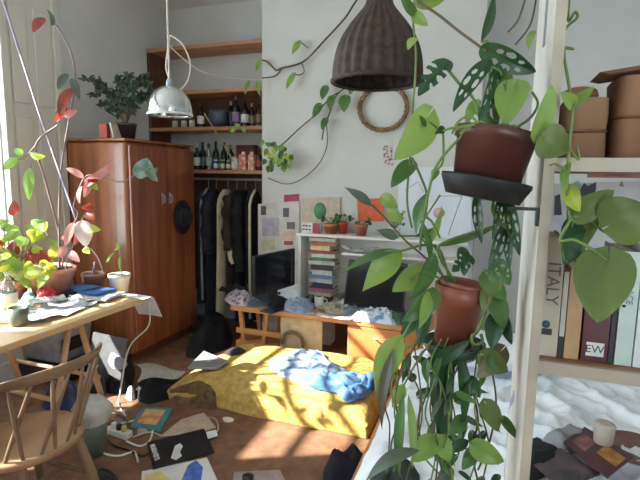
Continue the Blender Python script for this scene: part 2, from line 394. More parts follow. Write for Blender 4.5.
for (ex, ey) in ((85, 78), (92, 95), (100, 104), (112, 92), (118, 78), (124, 100), (133, 92), (140, 82), (148, 84), (145, 100), (152, 92), (136, 108), (126, 86), (108, 112), (118, 105), (144, 76), (130, 76), (96, 84)):
    e = D(ex, ey, 3.9+rr.uniform(-.18, .12)); mid = (top+e)/2+V((0, 0, .08+.1*rr.random()))
    path = crp([top, mid, e], 7); st.tube(path, [.004]*len(path), 5)
    for q in path[4:]:
        for _ in range(4):
            o = V((rr.uniform(-1, 1), rr.uniform(-1, 1), rr.uniform(-1, .7))).normalized()
            fo.mat(rr.choice([leafsh_m, leafsh_m, leafsh_m, leafd_m])).leaf(q, q+o*rr.uniform(.03, .065), .022, 'oval', rr.uniform(-60, 60))
st.tube([p+V((0, 0, .1)), p+V((.01, 0, .2))], .015, 6)
st.build('stem', stembr_m, t); fo.build('foliage', None, t)
p = Y(105, 138, 3.02); p.z = zt
one('small_box', MB().box(p+V((0, 0, .058)), (.07, .05, .115), .2), cm((170, 66, 50)), 'small red box standing on the wardrobe beside the dark plant pot', 'box', bevel=.003)
p = Y(115, 138, 3.05); p.z = zt
one('leaning_book', MB().box(p+V((.015, .0, .062)), (.016, .1, .12), .1, R=Matrix.Rotation(-.25, 3, 'Y')), cm((190, 170, 150)), 'beige booklet leaning between the red box and the pot on the wardrobe', 'book')

# ------------------------------------------------------------------ alcove shelving, clothes rail
al = thing('alcove_shelving', 'built-in wooden shelves filling the alcove beside the chimney wall', 'shelves', ((WX+CX0)/2, 4.2, 1.5))
SF, SB = 4.02, AY-.02
zs = [Y(263, 40, SF).z-.02, Y(263, 88, SF).z-.02, Y(263, 127, SF).z-.02, Y(263, 172, SF).z-.02]
for z in zs: MB().b2((WX+.01, SF, z), (CX0-.005, SB, z+.035)).build('shelf', shelf_m, al, bevel=.003)
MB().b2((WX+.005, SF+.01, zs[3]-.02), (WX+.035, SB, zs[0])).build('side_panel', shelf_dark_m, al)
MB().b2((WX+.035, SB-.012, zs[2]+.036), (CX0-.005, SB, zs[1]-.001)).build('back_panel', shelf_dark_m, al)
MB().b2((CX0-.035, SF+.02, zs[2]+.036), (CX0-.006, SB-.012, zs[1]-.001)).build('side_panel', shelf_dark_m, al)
MB().b2((WX+.035, SB-.012, .3), (CX0-.005, SB, zs[3]-.001)).build('back_panel', shelf_dark_m, al)  # dark colour stands in for the shade of the recess behind the coats
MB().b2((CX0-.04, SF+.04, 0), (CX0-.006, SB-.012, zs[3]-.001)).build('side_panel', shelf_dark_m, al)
RZ = zs[3]-.055
rl = thing('clothes_rail', 'pale metal clothes rail under the lowest alcove shelf', 'rail', (-2.65, 4.17, RZ-.02))
MB().tube([(WX+.04, 4.17, RZ), (CX0-.05, 4.17, RZ)], .013, 10).build('rod', silver_m, rl)
for x in (WX+.06, CX0-.07): MB().box((x, 4.17, RZ+.028), (.02, .05, .05)).build('bracket', silver_m, rl)

def bottle(x, y, z, h, r, mb, ml=None, mc=None, label='', group=None, kind='wine', name='bottle', cat='bottle'):
    t = thing(name, label, cat, (x, y, z), group); c = V((x, y, z))
    if kind == 'wine': pr = [(0, 0), (r*.95, 0), (r, .01), (r, h*.58), (r*.85, h*.66), (r*.36, h*.76), (r*.33, h*.97), (0, h*.97)]
    elif kind == 'short': pr = [(0, 0), (r*.95, 0), (r, .008), (r, h*.7), (r*.7, h*.8), (r*.5, h*.84), (r*.5, h*.93), (0, h*.93)]
    else: pr = [(0, 0), (r*.95, 0), (r, .006), (r, h*.82), (r*.9, h*.86), (r*.9, h*.9), (0, h*.9)]
    MB().lathe(pr, c, 16).build('body', mb, t)
    if ml: MB().lathe([(r+.0008, h*.16), (r+.0015, h*.17), (r+.0015, h*(.46 if kind == 'wine' else .6)), (r+.0008, h*.47 if kind == 'wine' else h*.61)], c, 16).build('paper_label', ml, t)
    if mc:
        k = {'wine': .38, 'short': .56, 'jar': .95}[kind]
        MB().lathe([(r*k, h*.85 if kind != 'jar' else h*.86), (r*k*1.03, h*.995), (0, h)], c, 14).build('cap', mc, t)
    return t
dg, br, bk = cm((26, 38, 30), .12), cm((56, 30, 18), .12), cm((20, 18, 22), .12)
def sx(px, py, y): return Y(px, py, y).x
B2, B3 = zs[2]+.035, zs[3]+.035
wl, pul, oc, gc, rc = cm((214, 210, 204)), cm((140, 108, 160)), cm((206, 128, 60)), cm((190, 160, 90)), cm((150, 50, 46))
ub = 'bottles on the upper bottle shelf'; lb = 'bottles on the lower bottle shelf'
for i, px in enumerate((175, 184, 192)):
    bottle(sx(px, 120, 4.12), 4.12, B2, .085, .028, wl, cm((196, 190, 180)), cm((120, 96, 80)), ['small white jar leftmost under the chrome lamp on the upper bottle shelf', 'small white jar in the middle of three on the upper bottle shelf', 'small white jar nearest the dark bottle on the upper bottle shelf'][i], 'small white jars', 'jar', 'jar', 'jar')
bottle(sx(201, 115, 4.14), 4.14, B2, .25, .036, bk, wl, cm((40, 36, 40)), 'black bottle with a pale label left of the blue bowl on the upper shelf', ub)
bx = sx(219, 115, 4.16)
one('bowl', MB().lathe([(0, 0), (.05, 0), (.09, .05), (.098, .13), (.092, .165), (.086, .165), (.09, .13), (.08, .06), (0, .02)], (bx, 4.15, B2), 28), cm((78, 86, 108), .3), 'slate blue ceramic bowl between bottles on the upper alcove shelf', 'bowl')
for px, h, r, mb_, ml_, mc_, lab, yy in (
    (231, .26, .034, dg, None, cm((180, 176, 168)), 'dark green bottle with a grey cap, just right of the blue bowl', 4.2),
    (236, .30, .04, bk, pul, cm((120, 100, 130)), 'tallest dark bottle with a purple label on the upper alcove shelf', 4.12),
    (245, .25, .042, bk, wl, cm((30, 28, 30)), 'stout black bottle with a white label on the upper alcove shelf', 4.13),
    (252, .23, .03, br, cm((150, 130, 90)), oc, 'brown bottle with an orange cap on the upper alcove shelf', 4.18),
    (259, .24, .034, br, cm((120, 96, 70)), cm((70, 50, 40)), 'slim brown bottle at the right end of the upper alcove shelf', 4.12)):
    bottle(sx(px, 115, yy), yy, B2, h, r, mb_, ml_, mc_, lab, ub)
for px, h, r, mb_, ml_, mc_, lab, yy in (
    (170, .22, .034, bott_glass, None, cm((190, 190, 186)), 'clear bottle showing over the wardrobe top on the lower bottle shelf', 4.16),
    (184, .2, .03, bott_glass, None, cm((170, 150, 140)), 'second clear bottle over the wardrobe top on the lower bottle shelf', 4.16),
    (197, .26, .034, dg, wl, cm((200, 200, 200)), 'dark bottle with a white cap beside the wardrobe edge, lower bottle shelf', 4.1),
    (203, .28, .034, bk, cm((100, 110, 130)), cm((40, 40, 44)), 'black bottle with a grey-blue label, lower bottle shelf by the wardrobe', 4.2),
    (209, .26, .036, bott_glass, cm((150, 160, 160)), cm((60, 60, 60)), 'clear bottle with a faded label on the lower bottle shelf', 4.1),
    (216, .29, .032, dg, cm((90, 96, 84)), cm((30, 34, 30)), 'tall dark green bottle, third from the wardrobe in the back row', 4.24),
    (224, .28, .032, bk, None, cm((24, 24, 28)), 'plain black bottle behind the small white-labelled jars, lower shelf', 4.24),
    (231, .25, .034, dg, cm((150, 140, 96)), gc, 'green bottle with a yellowish label before the dark red box', 4.2),
    (259, .22, .03, br, rc, cm((90, 40, 36)), 'small brown bottle with a red label at the right end of lower shelf', 4.12)):
    bottle(sx(px, 160, yy), yy, B3, h, r, mb_, ml_, mc_, lab, lb)
for px, h, r, mb_, ml_, mc_, lab, yy in (
    (216, .1, .026, cm((44, 62, 92), .2), wl, cm((200, 210, 220)), 'little blue jar with a white label at the front of lower bottle shelf', 4.07),
    (222.5, .1, .026, cm((60, 70, 60), .2), cm((206, 200, 160)), cm((180, 170, 120)), 'little green jar with a cream label at the front of lower bottle shelf', 4.07),
    (228.5, .095, .024, cm((70, 66, 50), .2), cm((196, 190, 170)), cm((150, 150, 140)), 'little olive jar between the cream and the round white labels', 4.07),
    (235, .13, .034, wl, cm((226, 222, 214)), cm((190, 150, 140)), 'squat jar with a big white label left of the orange tins', 4.07)):
    bottle(sx(px, 163, yy), yy, B3, h, r, mb_, ml_, mc_, lab, 'little jars on the lower bottle shelf', 'jar', 'jar', 'jar')
for px, w_, h_, c_, lab in ((243.5, .075, .15, (196, 110, 90), 'orange and white patterned tin on the lower bottle shelf'), (252, .06, .15, (214, 140, 112), 'salmon coloured tin with a white cap on the lower bottle shelf')):
    t = thing('tin', lab, 'tin', (sx(px, 160, 4.08), 4.08, B3)); c = V((sx(px, 160, 4.08), 4.08, B3))
    MB().box(c+V((0, 0, h_/2)), (w_, .06, h_)).build('body', mat('pattern_tin_%d' % px, c_, (226, 206, 190), scale=30, contrast=(.5, .6)), t, bevel=.005)
    MB().lathe([(.018, h_), (.018, h_+.025), (0, h_+.026)], c, 14).build('cap', wl, t)
bc = V((sx(247, 145, 4.24), 4.24, B3))
t = thing('gift_box', 'large dark red box behind the tins on the lower bottle shelf', 'box', bc)
MB().box(bc+V((0, 0, .11)), (.2, .08, .22)).build('body', cm((112, 36, 38)), t, bevel=.004)
MB().box(bc+V((0, 0, .235)), (.206, .086, .03)).build('lid', cm((94, 28, 32)), t, bevel=.004)

# coats on the rail
def coat(px, label, m, hem, width=.165, thick=.036, sleeve=None, trim=None, seed=0, tw=0):
    x = Y(px, 230, 3.97).x; yc = 4.125
    t = thing('coat', label, 'coat', (x, yc, hem), 'coats on the clothes rail')
    prof = [(RZ-.1, .05, .02), (RZ-.13, .09, .03), (RZ-.17, width*.85, thick*.9), (RZ-.26, width, thick), (RZ-.6, width*.96, thick*1.05), (hem+.2, width*1.02, thick*1.15), (hem, width*1.05, thick*1.25)]
    zz = [q[0] for q in prof]
    def fn(u, v):
        z = zz[0]+(zz[-1]-zz[0])*u
        for i in range(len(prof)-1):
            if prof[i][0] >= z >= prof[i+1][0]-1e-6:
                k = (prof[i][0]-z)/(prof[i][0]-prof[i+1][0]); hw = prof[i][1]*(1-k)+prof[i+1][1]*k; ht = prof[i][2]*(1-k)+prof[i+1][2]*k; break
        a = 2*pi*v; f = 1+.16*sin(5*a+seed+u*2)*min(1, u*2)+.1*noise.noise(V((cos(a)*2+seed, sin(a)*2, u*3)))
        return V((x+cos(a)*ht*f+tw*u, yc+sin(a)*hw*(1+.04*sin(3*a+seed)), z))
    g = MB().grid(fn, 26, 28); k = len(g.v); n = 29
    g.add([g.v[i] for i in range(28)], [tuple(range(28))]); g.add([g.v[k-n+i] for i in range(28)], [tuple(range(28))])
    g.build('body', m, t)
    if sleeve:
        pts = crp([(x+.01, yc-width*.8, RZ-.17), (x+.03, yc-width-.03, RZ-.32), (x+.045, yc-width-.05, RZ-.6), (x+.06+tw, yc-width-.03, sleeve+.04)], 5)
        MB().tube(pts, [.05+.012*sin(i*1.7) for i in range(len(pts))], 10).build('sleeve', m, t)
        if trim: e = pts[-1]; MB().tube([e, e+V((.015, .0, -.12)), e+V((.03, .0, -.16))], [.042, .036, .02], 10).build('cuff', trim, t)
    elif trim:
        MB().tube(crp([(x+.035, yc-width*.2, RZ-.1), (x+.05, yc-width*.95, RZ-.2), (x+.05, yc-width-.012, RZ-.4), (x+.052+tw, yc-width*1.05-.004, hem+.05)], 6), .014, 8).build('edge_trim', trim, t)
    hk = thing('coat_hanger', 'hanger hook of the '+label.split(',')[0].split(' on the')[0].split(' hanging')[0].split(' squeezed')[0].split(' at the')[0], 'hanger', (x, 4.17, RZ-.12), 'hangers on the clothes rail')
    MB().tube(crp([(x, 4.17, RZ-.1), (x, 4.17, RZ-.03), (x, 4.19, RZ), (x, 4.17, RZ+.016), (x, 4.153, RZ)], 5), .003, 6).build('hook', silver_m, hk)
    return t
coat(198, 'dark coat with a pale collar hanging nearest the wardrobe on the rail', charcoal_m, .25, trim=greyc_m, seed=1)
coat(206, 'long navy coat, second from the wardrobe on the rail', navy_m, .14, sleeve=.75, seed=2)
coat(218, 'long cream robe hanging between navy and brown coats on the rail', cream_m, .16, .165, .036, seed=3, tw=-.02)
coat(227, 'dark brown jacket with a beige cuff hanging on the rail', brownc_m, .3, sleeve=.82, trim=cream_m, seed=4)
coat(236, 'black jacket squeezed beside the brown one on the rail', black_m, .12, sleeve=.6, seed=6)
coat(246, 'bulky black coat with a pale edge at the right end of the rail', black_m, .12, .165, .048, trim=cream_m, seed=5)

# ------------------------------------------------------------------ yellow mattress
MX0, MX1, MY0, MY1, MH = -2.05, -.6, 2.58, 3.46, .2
def mz(x, y):
    u = (x-MX0)/(MX1-MX0); v = (y-MY0)/(MY1-MY0)
    e = min(1, max(0, min(u, 1-u)*7))**.45*min(1, max(0, min(v, 1-v)*6))**.45
    hh = MH*(.62+.38*min(1, max(0, u*3.2)))+.02*noise.noise(V((x*2.4, y*2.4, 1)))+.012*noise.noise(V((x*6, y*6, 3)))
    return max(.02, hh*(.35+.65*e))
mt = thing('floor_mattress', 'mustard yellow covered mattress lying on the floor by the bench', 'mattress', ((MX0+MX1)/2, 3, 0))
def mpt(u, v):
    return V((MX0+(MX1-MX0)*u+.02*noise.noise(V((v*4, 0, 5)))*(1 if u in (0, 1) else 0), MY0+(MY1-MY0)*v+.025*noise.noise(V((u*5, 2, 0)))*(1-v), mz(MX0+(MX1-MX0)*u, MY0+(MY1-MY0)*v)))
g = MB().grid(mpt, 70, 44)
N = 45; K = 71
ring = [i*N for i in range(K)]+[(K-1)*N+j for j in range(1, N)]+[i*N+N-1 for i in range(K-2, -1, -1)]+[j for j in range(N-2, 0, -1)]
top = [g.v[i].copy() for i in ring]; k = len(ring)
cen = V(((MX0+MX1)/2, (MY0+MY1)/2, 0))
low = [V((p.x+(p.x-cen.x)*.012, p.y+(p.y-cen.y)*.03, .003)) for p in top]
g.add(top+low, [(i, i+k, (i+1) % k+k, (i+1) % k) for i in range(k)], True)
g.add(low, [tuple(range(k))])
g.build('cover', yellow_m, mt)
# brown checked cushion end folded under the near left edge
q = [Z(176, 386, .1), Z(205, 384, .1), Z(222, 400, .08), Z(192, 402, .06), Z(174, 396, .06)]
qz = lambda x, y: mz(min(max(x, MX0+.01), MX1-.01), min(max(y, MY0+.01), MY1-.01))-.004
one('folded_blanket', MB().heap([Z(168, 392, .05), Z(176, 384, .09), Z(200, 386, .09), Z(216, 396, .08), Z(212, 404, .05), Z(190, 402, .03)], lambda x, y: max(.0, qz(x, y) if x > MX0 and y > MY0 else 0), .014, 4), brownpatch_m, 'brown and olive checked blanket end tucked at the near left mattress corner', 'blanket')
# clothes on the mattress
def on_m(px, py): 
    z = .18
    for _ in range(4): p = Z(px, py, z); z = mz(p.x, p.y)
    return p
mzc = lambda x, y: mz(min(max(x, MX0), MX1), min(max(y, MY0), MY1))+.001
one('shirt', MB().heap([on_m(*a) for a in ((268, 362), (285, 353), (305, 350), (322, 353), (330, 362), (345, 370), (352, 378), (338, 388), (310, 388), (290, 380), (276, 374))], mzc, .06, 2, fold=.85, fs=20, rings=14, flat=5), paleblue_m, 'crumpled pale blue and white shirt lying on the yellow mattress', 'shirt')
jn = thing('jeans', 'blue denim jeans thrown over the right end of the yellow mattress', 'jeans', on_m(345, 395))
mzj = lambda x, y: mzc(x, y)+.012
MB().heap([on_m(*a) for a in ((308, 386), (325, 378), (350, 376), (374, 379), (375, 390), (350, 397), (325, 398))], mzj, .055, 5, fold=.8, fs=17, rings=12).build('leg', denim_m, jn)
MB().heap([on_m(*a) for a in ((320, 397), (345, 394), (372, 389), (366, 399), (356, 414), (345, 416), (330, 408))], mzj, .05, 8, fold=.8, fs=17, rings=12).build('leg', denim_m, jn)
MB().heap([on_m(*a) for a in ((366, 377), (377, 376), (377, 392), (367, 391))], mzj, .06, 9).build('waistband', mat('dark_denim', (66, 98, 146), (50, 80, 126), rough=.9, scale=14), jn)
one('black_garment', MB().heap([on_m(*a) for a in ((222, 353), (230, 349), (240, 348), (246, 351), (240, 355), (228, 356))], mzc, .03, 3), brownc_m, 'small dark crumpled garment on the far left of the yellow mattress', 'garment')
c = on_m(209, 372); 
lp = thing('laptop', 'closed silver laptop lying on the left end of the mattress', 'laptop', c)
cs = [on_m(188, 380), on_m(217, 381), on_m(228, 364), on_m(204, 363)]
zl = max(q.z for q in cs)+.012
for nme, dz, hh, mm in (('base', 0, .01, silver_m), ('lid', .0105, .007, silver_m)):
    MB().prism([V((q.x, q.y, zl+dz)) for q in cs], (0, 0, hh)).build(nme, mm, lp, bevel=.003)
cc = (cs[0]+cs[1]+cs[2]+cs[3])/4
MB().lathe([(0, 0), (.016, 0), (.016, .001), (0, .001)], (cc.x, cc.y, zl+.0178), 14).build('emblem', whitep_m, lp)
one('black_cable', MB().tube([p+V((0, 0, .008)) for p in crp([on_m(*a) for a in ((205, 383), (211, 379), (206, 388), (204, 396), (207, 400))], 5)], .005, 6), blackp_m, 'short black cable from the laptop over the mattress edge', 'cable')

# ------------------------------------------------------------------ tv bench
BX0, BX1, BY0, BY1, BZ = -2.06, .02, 3.5, 3.93, .42
bn = thing('tv_bench', 'long low beech bench cluttered with papers in front of the chimney wall', 'bench', ((BX0+BX1)/2, 3.7, 0))
MB().b2((BX0, BY0, BZ-.04), (BX1, BY1, BZ)).build('top', bench_m, bn, bevel=.004)
dx0 = Y(347, 335, BY0).x
MB().b2((dx0, BY0+.02, .06), (BX1, BY1, BZ-.04)).build('drawer_unit', bench_m, bn)
for a, b in ((dx0+.004, -.36), (-.352, BX1-.004)):
    dr = MB().b2((a, BY0+.002, .07), (b, BY0+.02, BZ-.045)).build('drawer', bench_m, bn, bevel=.003)
    xm = (a+b)/2; MB().tube(crp([(xm-.09, BY0+.002, .3), (xm-.085, BY0-.022, .3), (xm+.085, BY0-.022, .3), (xm+.09, BY0+.002, .3)], 4), .006, 8).build('handle', silver_m, dr)
px1 = Y(322, 335, BY0+.05).x
px0 = Y(281, 330, BY0+.06).x
MB().b2((px0, BY0+.05, .06), (px1, BY0+.07, BZ-.04)).build('panel', cm((206, 186, 150)), bn)
MB().b2((px1, BY1-.02, .06), (dx0, BY1, BZ-.04)).build('back_panel', cm((96, 70, 50)), bn)
MB().b2((px1, BY0+.05, .06), (dx0, BY1-.02, .08)).build('shelf', cm((120, 84, 58)), bn)
for x in (BX0+.07, Y(264, 320, BY0).x):
    for y in (BY0+.06, BY1-.06): MB().box((x+.02*(1 if x < -1.9 else -1), y, (BZ-.04)/2), (.035, .03, BZ-.04), R=Matrix.Rotation(.12*(-1 if x < -1.9 else 1), 3, 'Y')).build('leg', bench_m, bn)
MB().b2((BX0+.03, BY0+.04, .17), (px0, BY0+.07, .215)).build('stretcher', bench_m, bn, bevel=.003)
MB().b2((BX0+.03, BY0+.04, .0), (px0+.02, BY1-.05, .1)).build('lower_shelf', bench_m, bn)
for x, w_, c_, lab in ((-1.62, .1, (54, 44, 40), 'dark box stored under the left part of the bench'), (-1.43, .13, (40, 38, 40), 'black case stored under the bench beside the beige panel')):
    pass
# rounded basket shape in front of beige panel
p = Y(300, 344, BY0-.0); 
one('wooden_hoop', MB().tube(crp([(px0+.02, BY0+.035, .13), (px0+.05, BY0+.03, .22), (px0+.13, BY0+.03, .245), (px0+.2, BY0+.03, .2), (px0+.22, BY0+.035, .11)], 6), .014, 8), chair_dark_m, 'curved dark wooden hoop leaning on the beige panel under the bench', 'hoop')

# TV
TB = [Y(255, 299, 3.6), Y(294, 284, 3.86)]
bl = V((TB[0].x, TB[0].y, TB[0].z)); br_ = TB[1]
tz0 = .47
a = D(255, 278, 3.72); b = D(295, 265, 4.16); a.z = b.z = 0
d = (b-a); wT = d.length; dx = d.normalized(); nx = V((dx.y, -dx.x, 0))
ztop = D(255, 256, 3.72).z; zbot = D(255, 298, 3.72).z
tv = thing('television', 'black flat television angled at the left end of the bench', 'television', V(((a.x+b.x)/2, (a.y+b.y)/2, BZ)))
zb = zbot
back = -nx*.035
MB().prism([V((a.x, a.y, zb)), V((b.x, b.y, zb)), V((b.x, b.y, ztop)), V((a.x, a.y, ztop))], back).build('casing', blackp_m, tv, bevel=.004)
ins = .012
A2 = a+dx*ins; B2_ = b-dx*ins
MB().prism([V((A2.x, A2.y, zb+.02)), V((B2_.x, B2_.y, zb+.02)), V((B2_.x, B2_.y, ztop-ins)), V((A2.x, A2.y, ztop-ins))], nx*.002).build('screen', screen_m, tv)
mc = (a+b)/2+back*.5
MB().box((mc.x, mc.y, (BZ+.012+zb+.02)/2), (.05, .03, zb+.008-BZ), math.atan2(dx.y, dx.x)).build('neck', blackp_m, tv)
MB().box((mc.x, mc.y, BZ+.006), (.24, .13, .012), math.atan2(dx.y, dx.x)).build('stand', blackp_m, tv, bevel=.004)

# ------------------------------------------------------------------ white shelf unit on the bench / behind
US, UZ = 3.76, Y(300, 233, 3.76).z
ux0 = Y(298, 240, US).x; ux1 = -.12
un = thing('white_shelf_unit', 'white shelf unit standing behind the bench against the chimney wall', 'shelf unit', ((ux0+ux1)/2, 3.95, 0))
UB = CY-.025
UF = BY1+.005
MB().b2((ux0-.02, US, UZ-.025), (ux1, UB, UZ)).build('top_shelf', white_m, un, bevel=.003)
lx = ux0+.02
MB().b2((lx-.025, UF, 0), (lx, UB, UZ-.025)).build('side_panel', white_m, un)
MB().b2((lx-.025, US+.02, BZ+.003), (lx, UF, UZ-.025)).build('side_panel', white_m, un)
MB().b2((ux1-.03, UF, 0), (ux1, UB, UZ-.025)).build('side_panel', white_m, un)
UZ2 = Y(360, 254, US+.02).z
sx2 = Y(341, 250, US).x
MB().b2((sx2, US+.02, UZ2-.02), (ux1-.03, UB, UZ2)).build('lower_shelf', white_m, un, bevel=.003)
MB().b2((lx, UB-.012, .3), (ux1-.03, UB-.001, UZ-.026)).build('back_panel', white_m, un)

# books in the pile
bcols = [((206, 196, 180), .025), ((176, 96, 78), .022), ((212, 188, 140), .03), ((150, 84, 70), .018), ((206, 202, 190), .024), ((84, 130, 112), .02), ((200, 196, 188), .026), ((70, 66, 66), .03), ((196, 200, 206), .03), ((112, 136, 168), .022), ((190, 192, 200), .025), ((44, 52, 84), .034), ((170, 100, 124), .024), ((178, 160, 146), .022), ((40, 42, 44), .04), ((58, 60, 56), .026)]
bnames = ['cream', 'brick red', 'sand coloured', 'rust red', 'ivory', 'green', 'pale grey', 'charcoal', 'silver white', 'dusty blue', 'pale lavender', 'navy', 'pink', 'taupe', 'black', 'dark olive']
tot = sum(h_ for _, h_ in bcols); avail = UZ-.027-BZ
k_ = (avail-.006)/tot
zz = BZ
xb = Y(322, 260, 3.79).x
nb_ = len(bcols)
for i in range(nb_-1, -1, -1):
    c_, h_ = bcols[i]; h_ *= k_
    w_ = .235-.05*((i*7) % 3)/2; dd = .145+.01*((i*5) % 3); rz = .1*sin(i*2.3); ox = .012*sin(i*1.9)
    pos = 'topmost of' if i == 0 else ('lowest of' if i == nb_-1 else 'in')
    t = thing('book', '%s book lying %s the tall pile under the white shelf' % (bnames[i], pos), 'book', (xb+ox, 3.86, zz), 'books piled under the white shelf')
    c0 = V((xb+ox, 3.86, zz)); R = Matrix.Rotation(rz, 3, 'Z'); mm = cm(c_)
    cv = MB()
    cv.box(c0+V((0, 0, .0015)), (w_, dd, .003), rz); cv.box(c0+V((0, 0, h_-.002)), (w_, dd, .003), rz); cv.box(c0+R@V((0, -dd/2+.0015, h_/2-.0003)), (w_, .003, h_-.001), rz)
    cv.build('cover', mm, t); MB().box(c0+V((0, 0, h_/2))+R@V((0, .002, 0)), (w_-.008, dd-.008, h_-.0065), rz).build('pages', cm((220, 212, 194)), t)
    zz += h_
# black monitor leaning under the lower shelf
ma, mb2 = Y(343, 288, 3.74), Y(404, 288, 3.7)
mo = thing('monitor', 'black computer monitor tilted under the white shelf behind the leaves', 'monitor', ((ma.x+mb2.x)/2, 3.76, BZ))
t0 = Y(350, 259, 3.77).z
MB().prism([V((ma.x, 3.755, BZ+.04)), V((mb2.x, 3.69, BZ+.06)), V((mb2.x+.02, 3.72, t0-.0)), V((ma.x+.03, 3.785, t0-.01))], (0, .03, 0)).build('casing', blackp_m, mo, bevel=.004)
MB().prism([V((ma.x+.02, 3.754, BZ+.07)), V((mb2.x-.02, 3.69, BZ+.085)), V((mb2.x, 3.717, t0-.02)), V((ma.x+.045, 3.78, t0-.03))], (0, -.003, 0)).build('screen', screen_m, mo)
MB().box(((ma.x+mb2.x)/2, 3.77, BZ+.008), (.2, .12, .016)).build('stand', blackp_m, mo)
MB().box(((ma.x+mb2.x)/2, 3.765, BZ+.045), (.05, .03, .07)).build('neck', blackp_m, mo)

# things on the white shelf
def flat_art(name, label, cat, pts, y, m, th=.006, group=None):   # board facing the room, corners by pixel on plane y
    return thing(name, label, cat, V((sum(Y(*q, y).x for q in pts)/len(pts), y, min(Y(*q, y).z for q in pts))), group), [Y(*q, y) for q in pts]
t, P_ = flat_art('green_oval_board', 'beige board painted with a green oval, behind pots on the white shelf', 'board', ((302, 198), (340, 197), (340, 231), (302, 232)), CY-.02, None)
MB().prism(P_, (0, .012, 0)).build('board', cm((204, 184, 160)), t)
c = Y(320, 211, CY-.021)
MB().lathe([(0, 0), (.072, 0), (.072, .003), (0, .003)], c, 24, Matrix.Rotation(pi/2, 3, 'X'), sx=.8, sy=1.05).build('oval', cm((92, 148, 106)), t)
t, P_ = flat_art('orange_sheet', 'orange sheet of card propped on the white shelf', 'card', ((357, 199), (384, 198), (384, 221), (358, 222)), CY-.012, None)
MB().prism(P_, (0, .004, 0)).build('sheet', cm((226, 104, 60)), t)
bl_ = Y(302, 231, US+.05); z0 = UZ
c = V((Y(312, 226, US+.06).x, US+.06, UZ))
t = thing('printed_box', 'small white and crimson box with black dots on the white shelf', 'box', c)
MB().box(c+V((0, 0, .045)), (.175, .05, .09)).build('body', cm((222, 214, 214)), t, bevel=.002)
for ax in (-.068, -.04, -.012):
    for az in (.03, .062): MB().box(c+V((ax, -.026, az)), (.02, .002, .012)).build('mark', blackp_m, t)
MB().box(c+V((.05, -.026, .045)), (.07, .002, .088)).build('mark', cm((176, 54, 82)), t)
def smallplant(px, y, r, h, m, label, lm, n, ln, seed, name='potted_plant', z=None, foot=.75):
    c = V((Y(px, 230, y).x, y, UZ if z is None else z))
    t = thing(name, label, 'plant', c); pot('', '', c, r, h, m, parent=t, foot=foot)
    rr = random.Random(seed); f = MB(); s_ = MB(); b = c+V((0, 0, h-.015))
    for i in range(n):
        a = rr.uniform(0, 2*pi); e = b+V((cos(a)*r*1.1, sin(a)*r*.8, rr.uniform(.3, 1)*ln))
        s_.tube([b, (b+e)/2+V((0, 0, .01)), e], .002, 5); f.mat(rr.choice(lm)).leaf(e, e+V((cos(a)*.03, sin(a)*.03, rr.uniform(-.02, .03))), .03, 'oval', rr.uniform(-50, 50))
    s_.build('stem', stem_m, t); f.build('foliage', None, t); return t
smallplant(331, 3.86, .06, .085, mat('orange_pot', (186, 112, 70), (164, 92, 54)), 'small plant in an ochre pot before the green oval board', [leafd_m, leafsh_m], 14, .07, 5)
smallplant(343, 3.9, .045, .1, cm((196, 80, 56)), 'little green plant in a red pot beside the ochre pot', [leafd_m, leafm_m], 12, .08, 6)
smallplant(361, 3.84, .058, .095, terra_m, 'terracotta pot with sparse leaves in front of the orange card', [leafd_m, leafm_m], 8, .08, 7)
smallplant(395, 3.86, .05, .08, whitep_m, 'leafy plant in a white pot at the right of white shelf', [leafm_m, leafb_m], 22, .14, 8)
one('paper_roll', MB().paper((Y(360, 240, 3.82).x, 3.84, UZ2+.002), .3, .14, .05, .05, 4), print_m, 'crumpled printed papers lying on the lower white shelf', 'paper')

# wall art and posters on the chimney wall
t, P_ = flat_art('poster_board', 'tall pale collage poster leaning behind the television', 'poster', ((258, 204), (299, 201), (300, 262), (258, 290)), CY-.013, None)
MB().prism([V((q.x, q.y, q.z)) for q in P_], (0, .006, 0)).build('sheet', mat('collage_paper', (206, 200, 196), (186, 178, 172), scale=9), t)
for (a0, b0, a1, b1, cc) in ((261, 206, 266, 215, (70, 66, 70)), (283, 208, 289, 217, (84, 80, 84)), (287, 222, 295, 229, (120, 100, 96)), (282, 232, 296, 240, (220, 186, 164)), (284, 241, 293, 245, (176, 76, 64)), (262, 218, 279, 236, (176, 166, 182)), (262, 240, 275, 250, (190, 186, 150))):
    pp = [Y(*q, CY-.0135) for q in ((a0, b0), (a1, b0), (a1, b1), (a0, b1))]
    MB().prism(pp, (0, -.0015, 0)).build('picture', cm(cc), t)
t, P_ = flat_art('pink_card', 'small crimson pink card pinned above the collage poster', 'card', ((284, 195), (299, 194), (299, 201), (284, 202)), CY-.006, None)
MB().prism(P_, (0, .004, 0)).build('sheet', mat('pink_print', (190, 74, 100), (140, 44, 66), scale=40), t)
t, P_ = flat_art('postcard', 'small colourful postcard fixed to the white chimney wall under the ring', 'postcard', ((383, 146), (392, 145), (393, 165), (384, 166)), CY-.006, None)
MB().prism(P_, (0, .004, 0)).build('sheet', mat('postcard_print', (206, 200, 196), (120, 60, 56), scale=45, contrast=(.45, .6)), t)
t, P_ = flat_art('sketch_poster', 'large white poster with faint pencil lines on the chimney wall behind the plants', 'poster', ((398, 168), (471, 166), (472, 300), (399, 302)), CY-.006, None)
MB().prism(P_, (0, .004, 0)).build('sheet', mat('sketch_paper', (222, 226, 232), (212, 217, 225), scale=4), t)
for pts in (((440, 196), (462, 196)), ((462, 196), (448, 235)), ((420, 200), (430, 220)), ((405, 190), (418, 182), (424, 192))):
    MB().tube([Y(*q, CY-.008) for q in pts], .0025, 4).build('pencil_line', cm((150, 150, 156)), t)
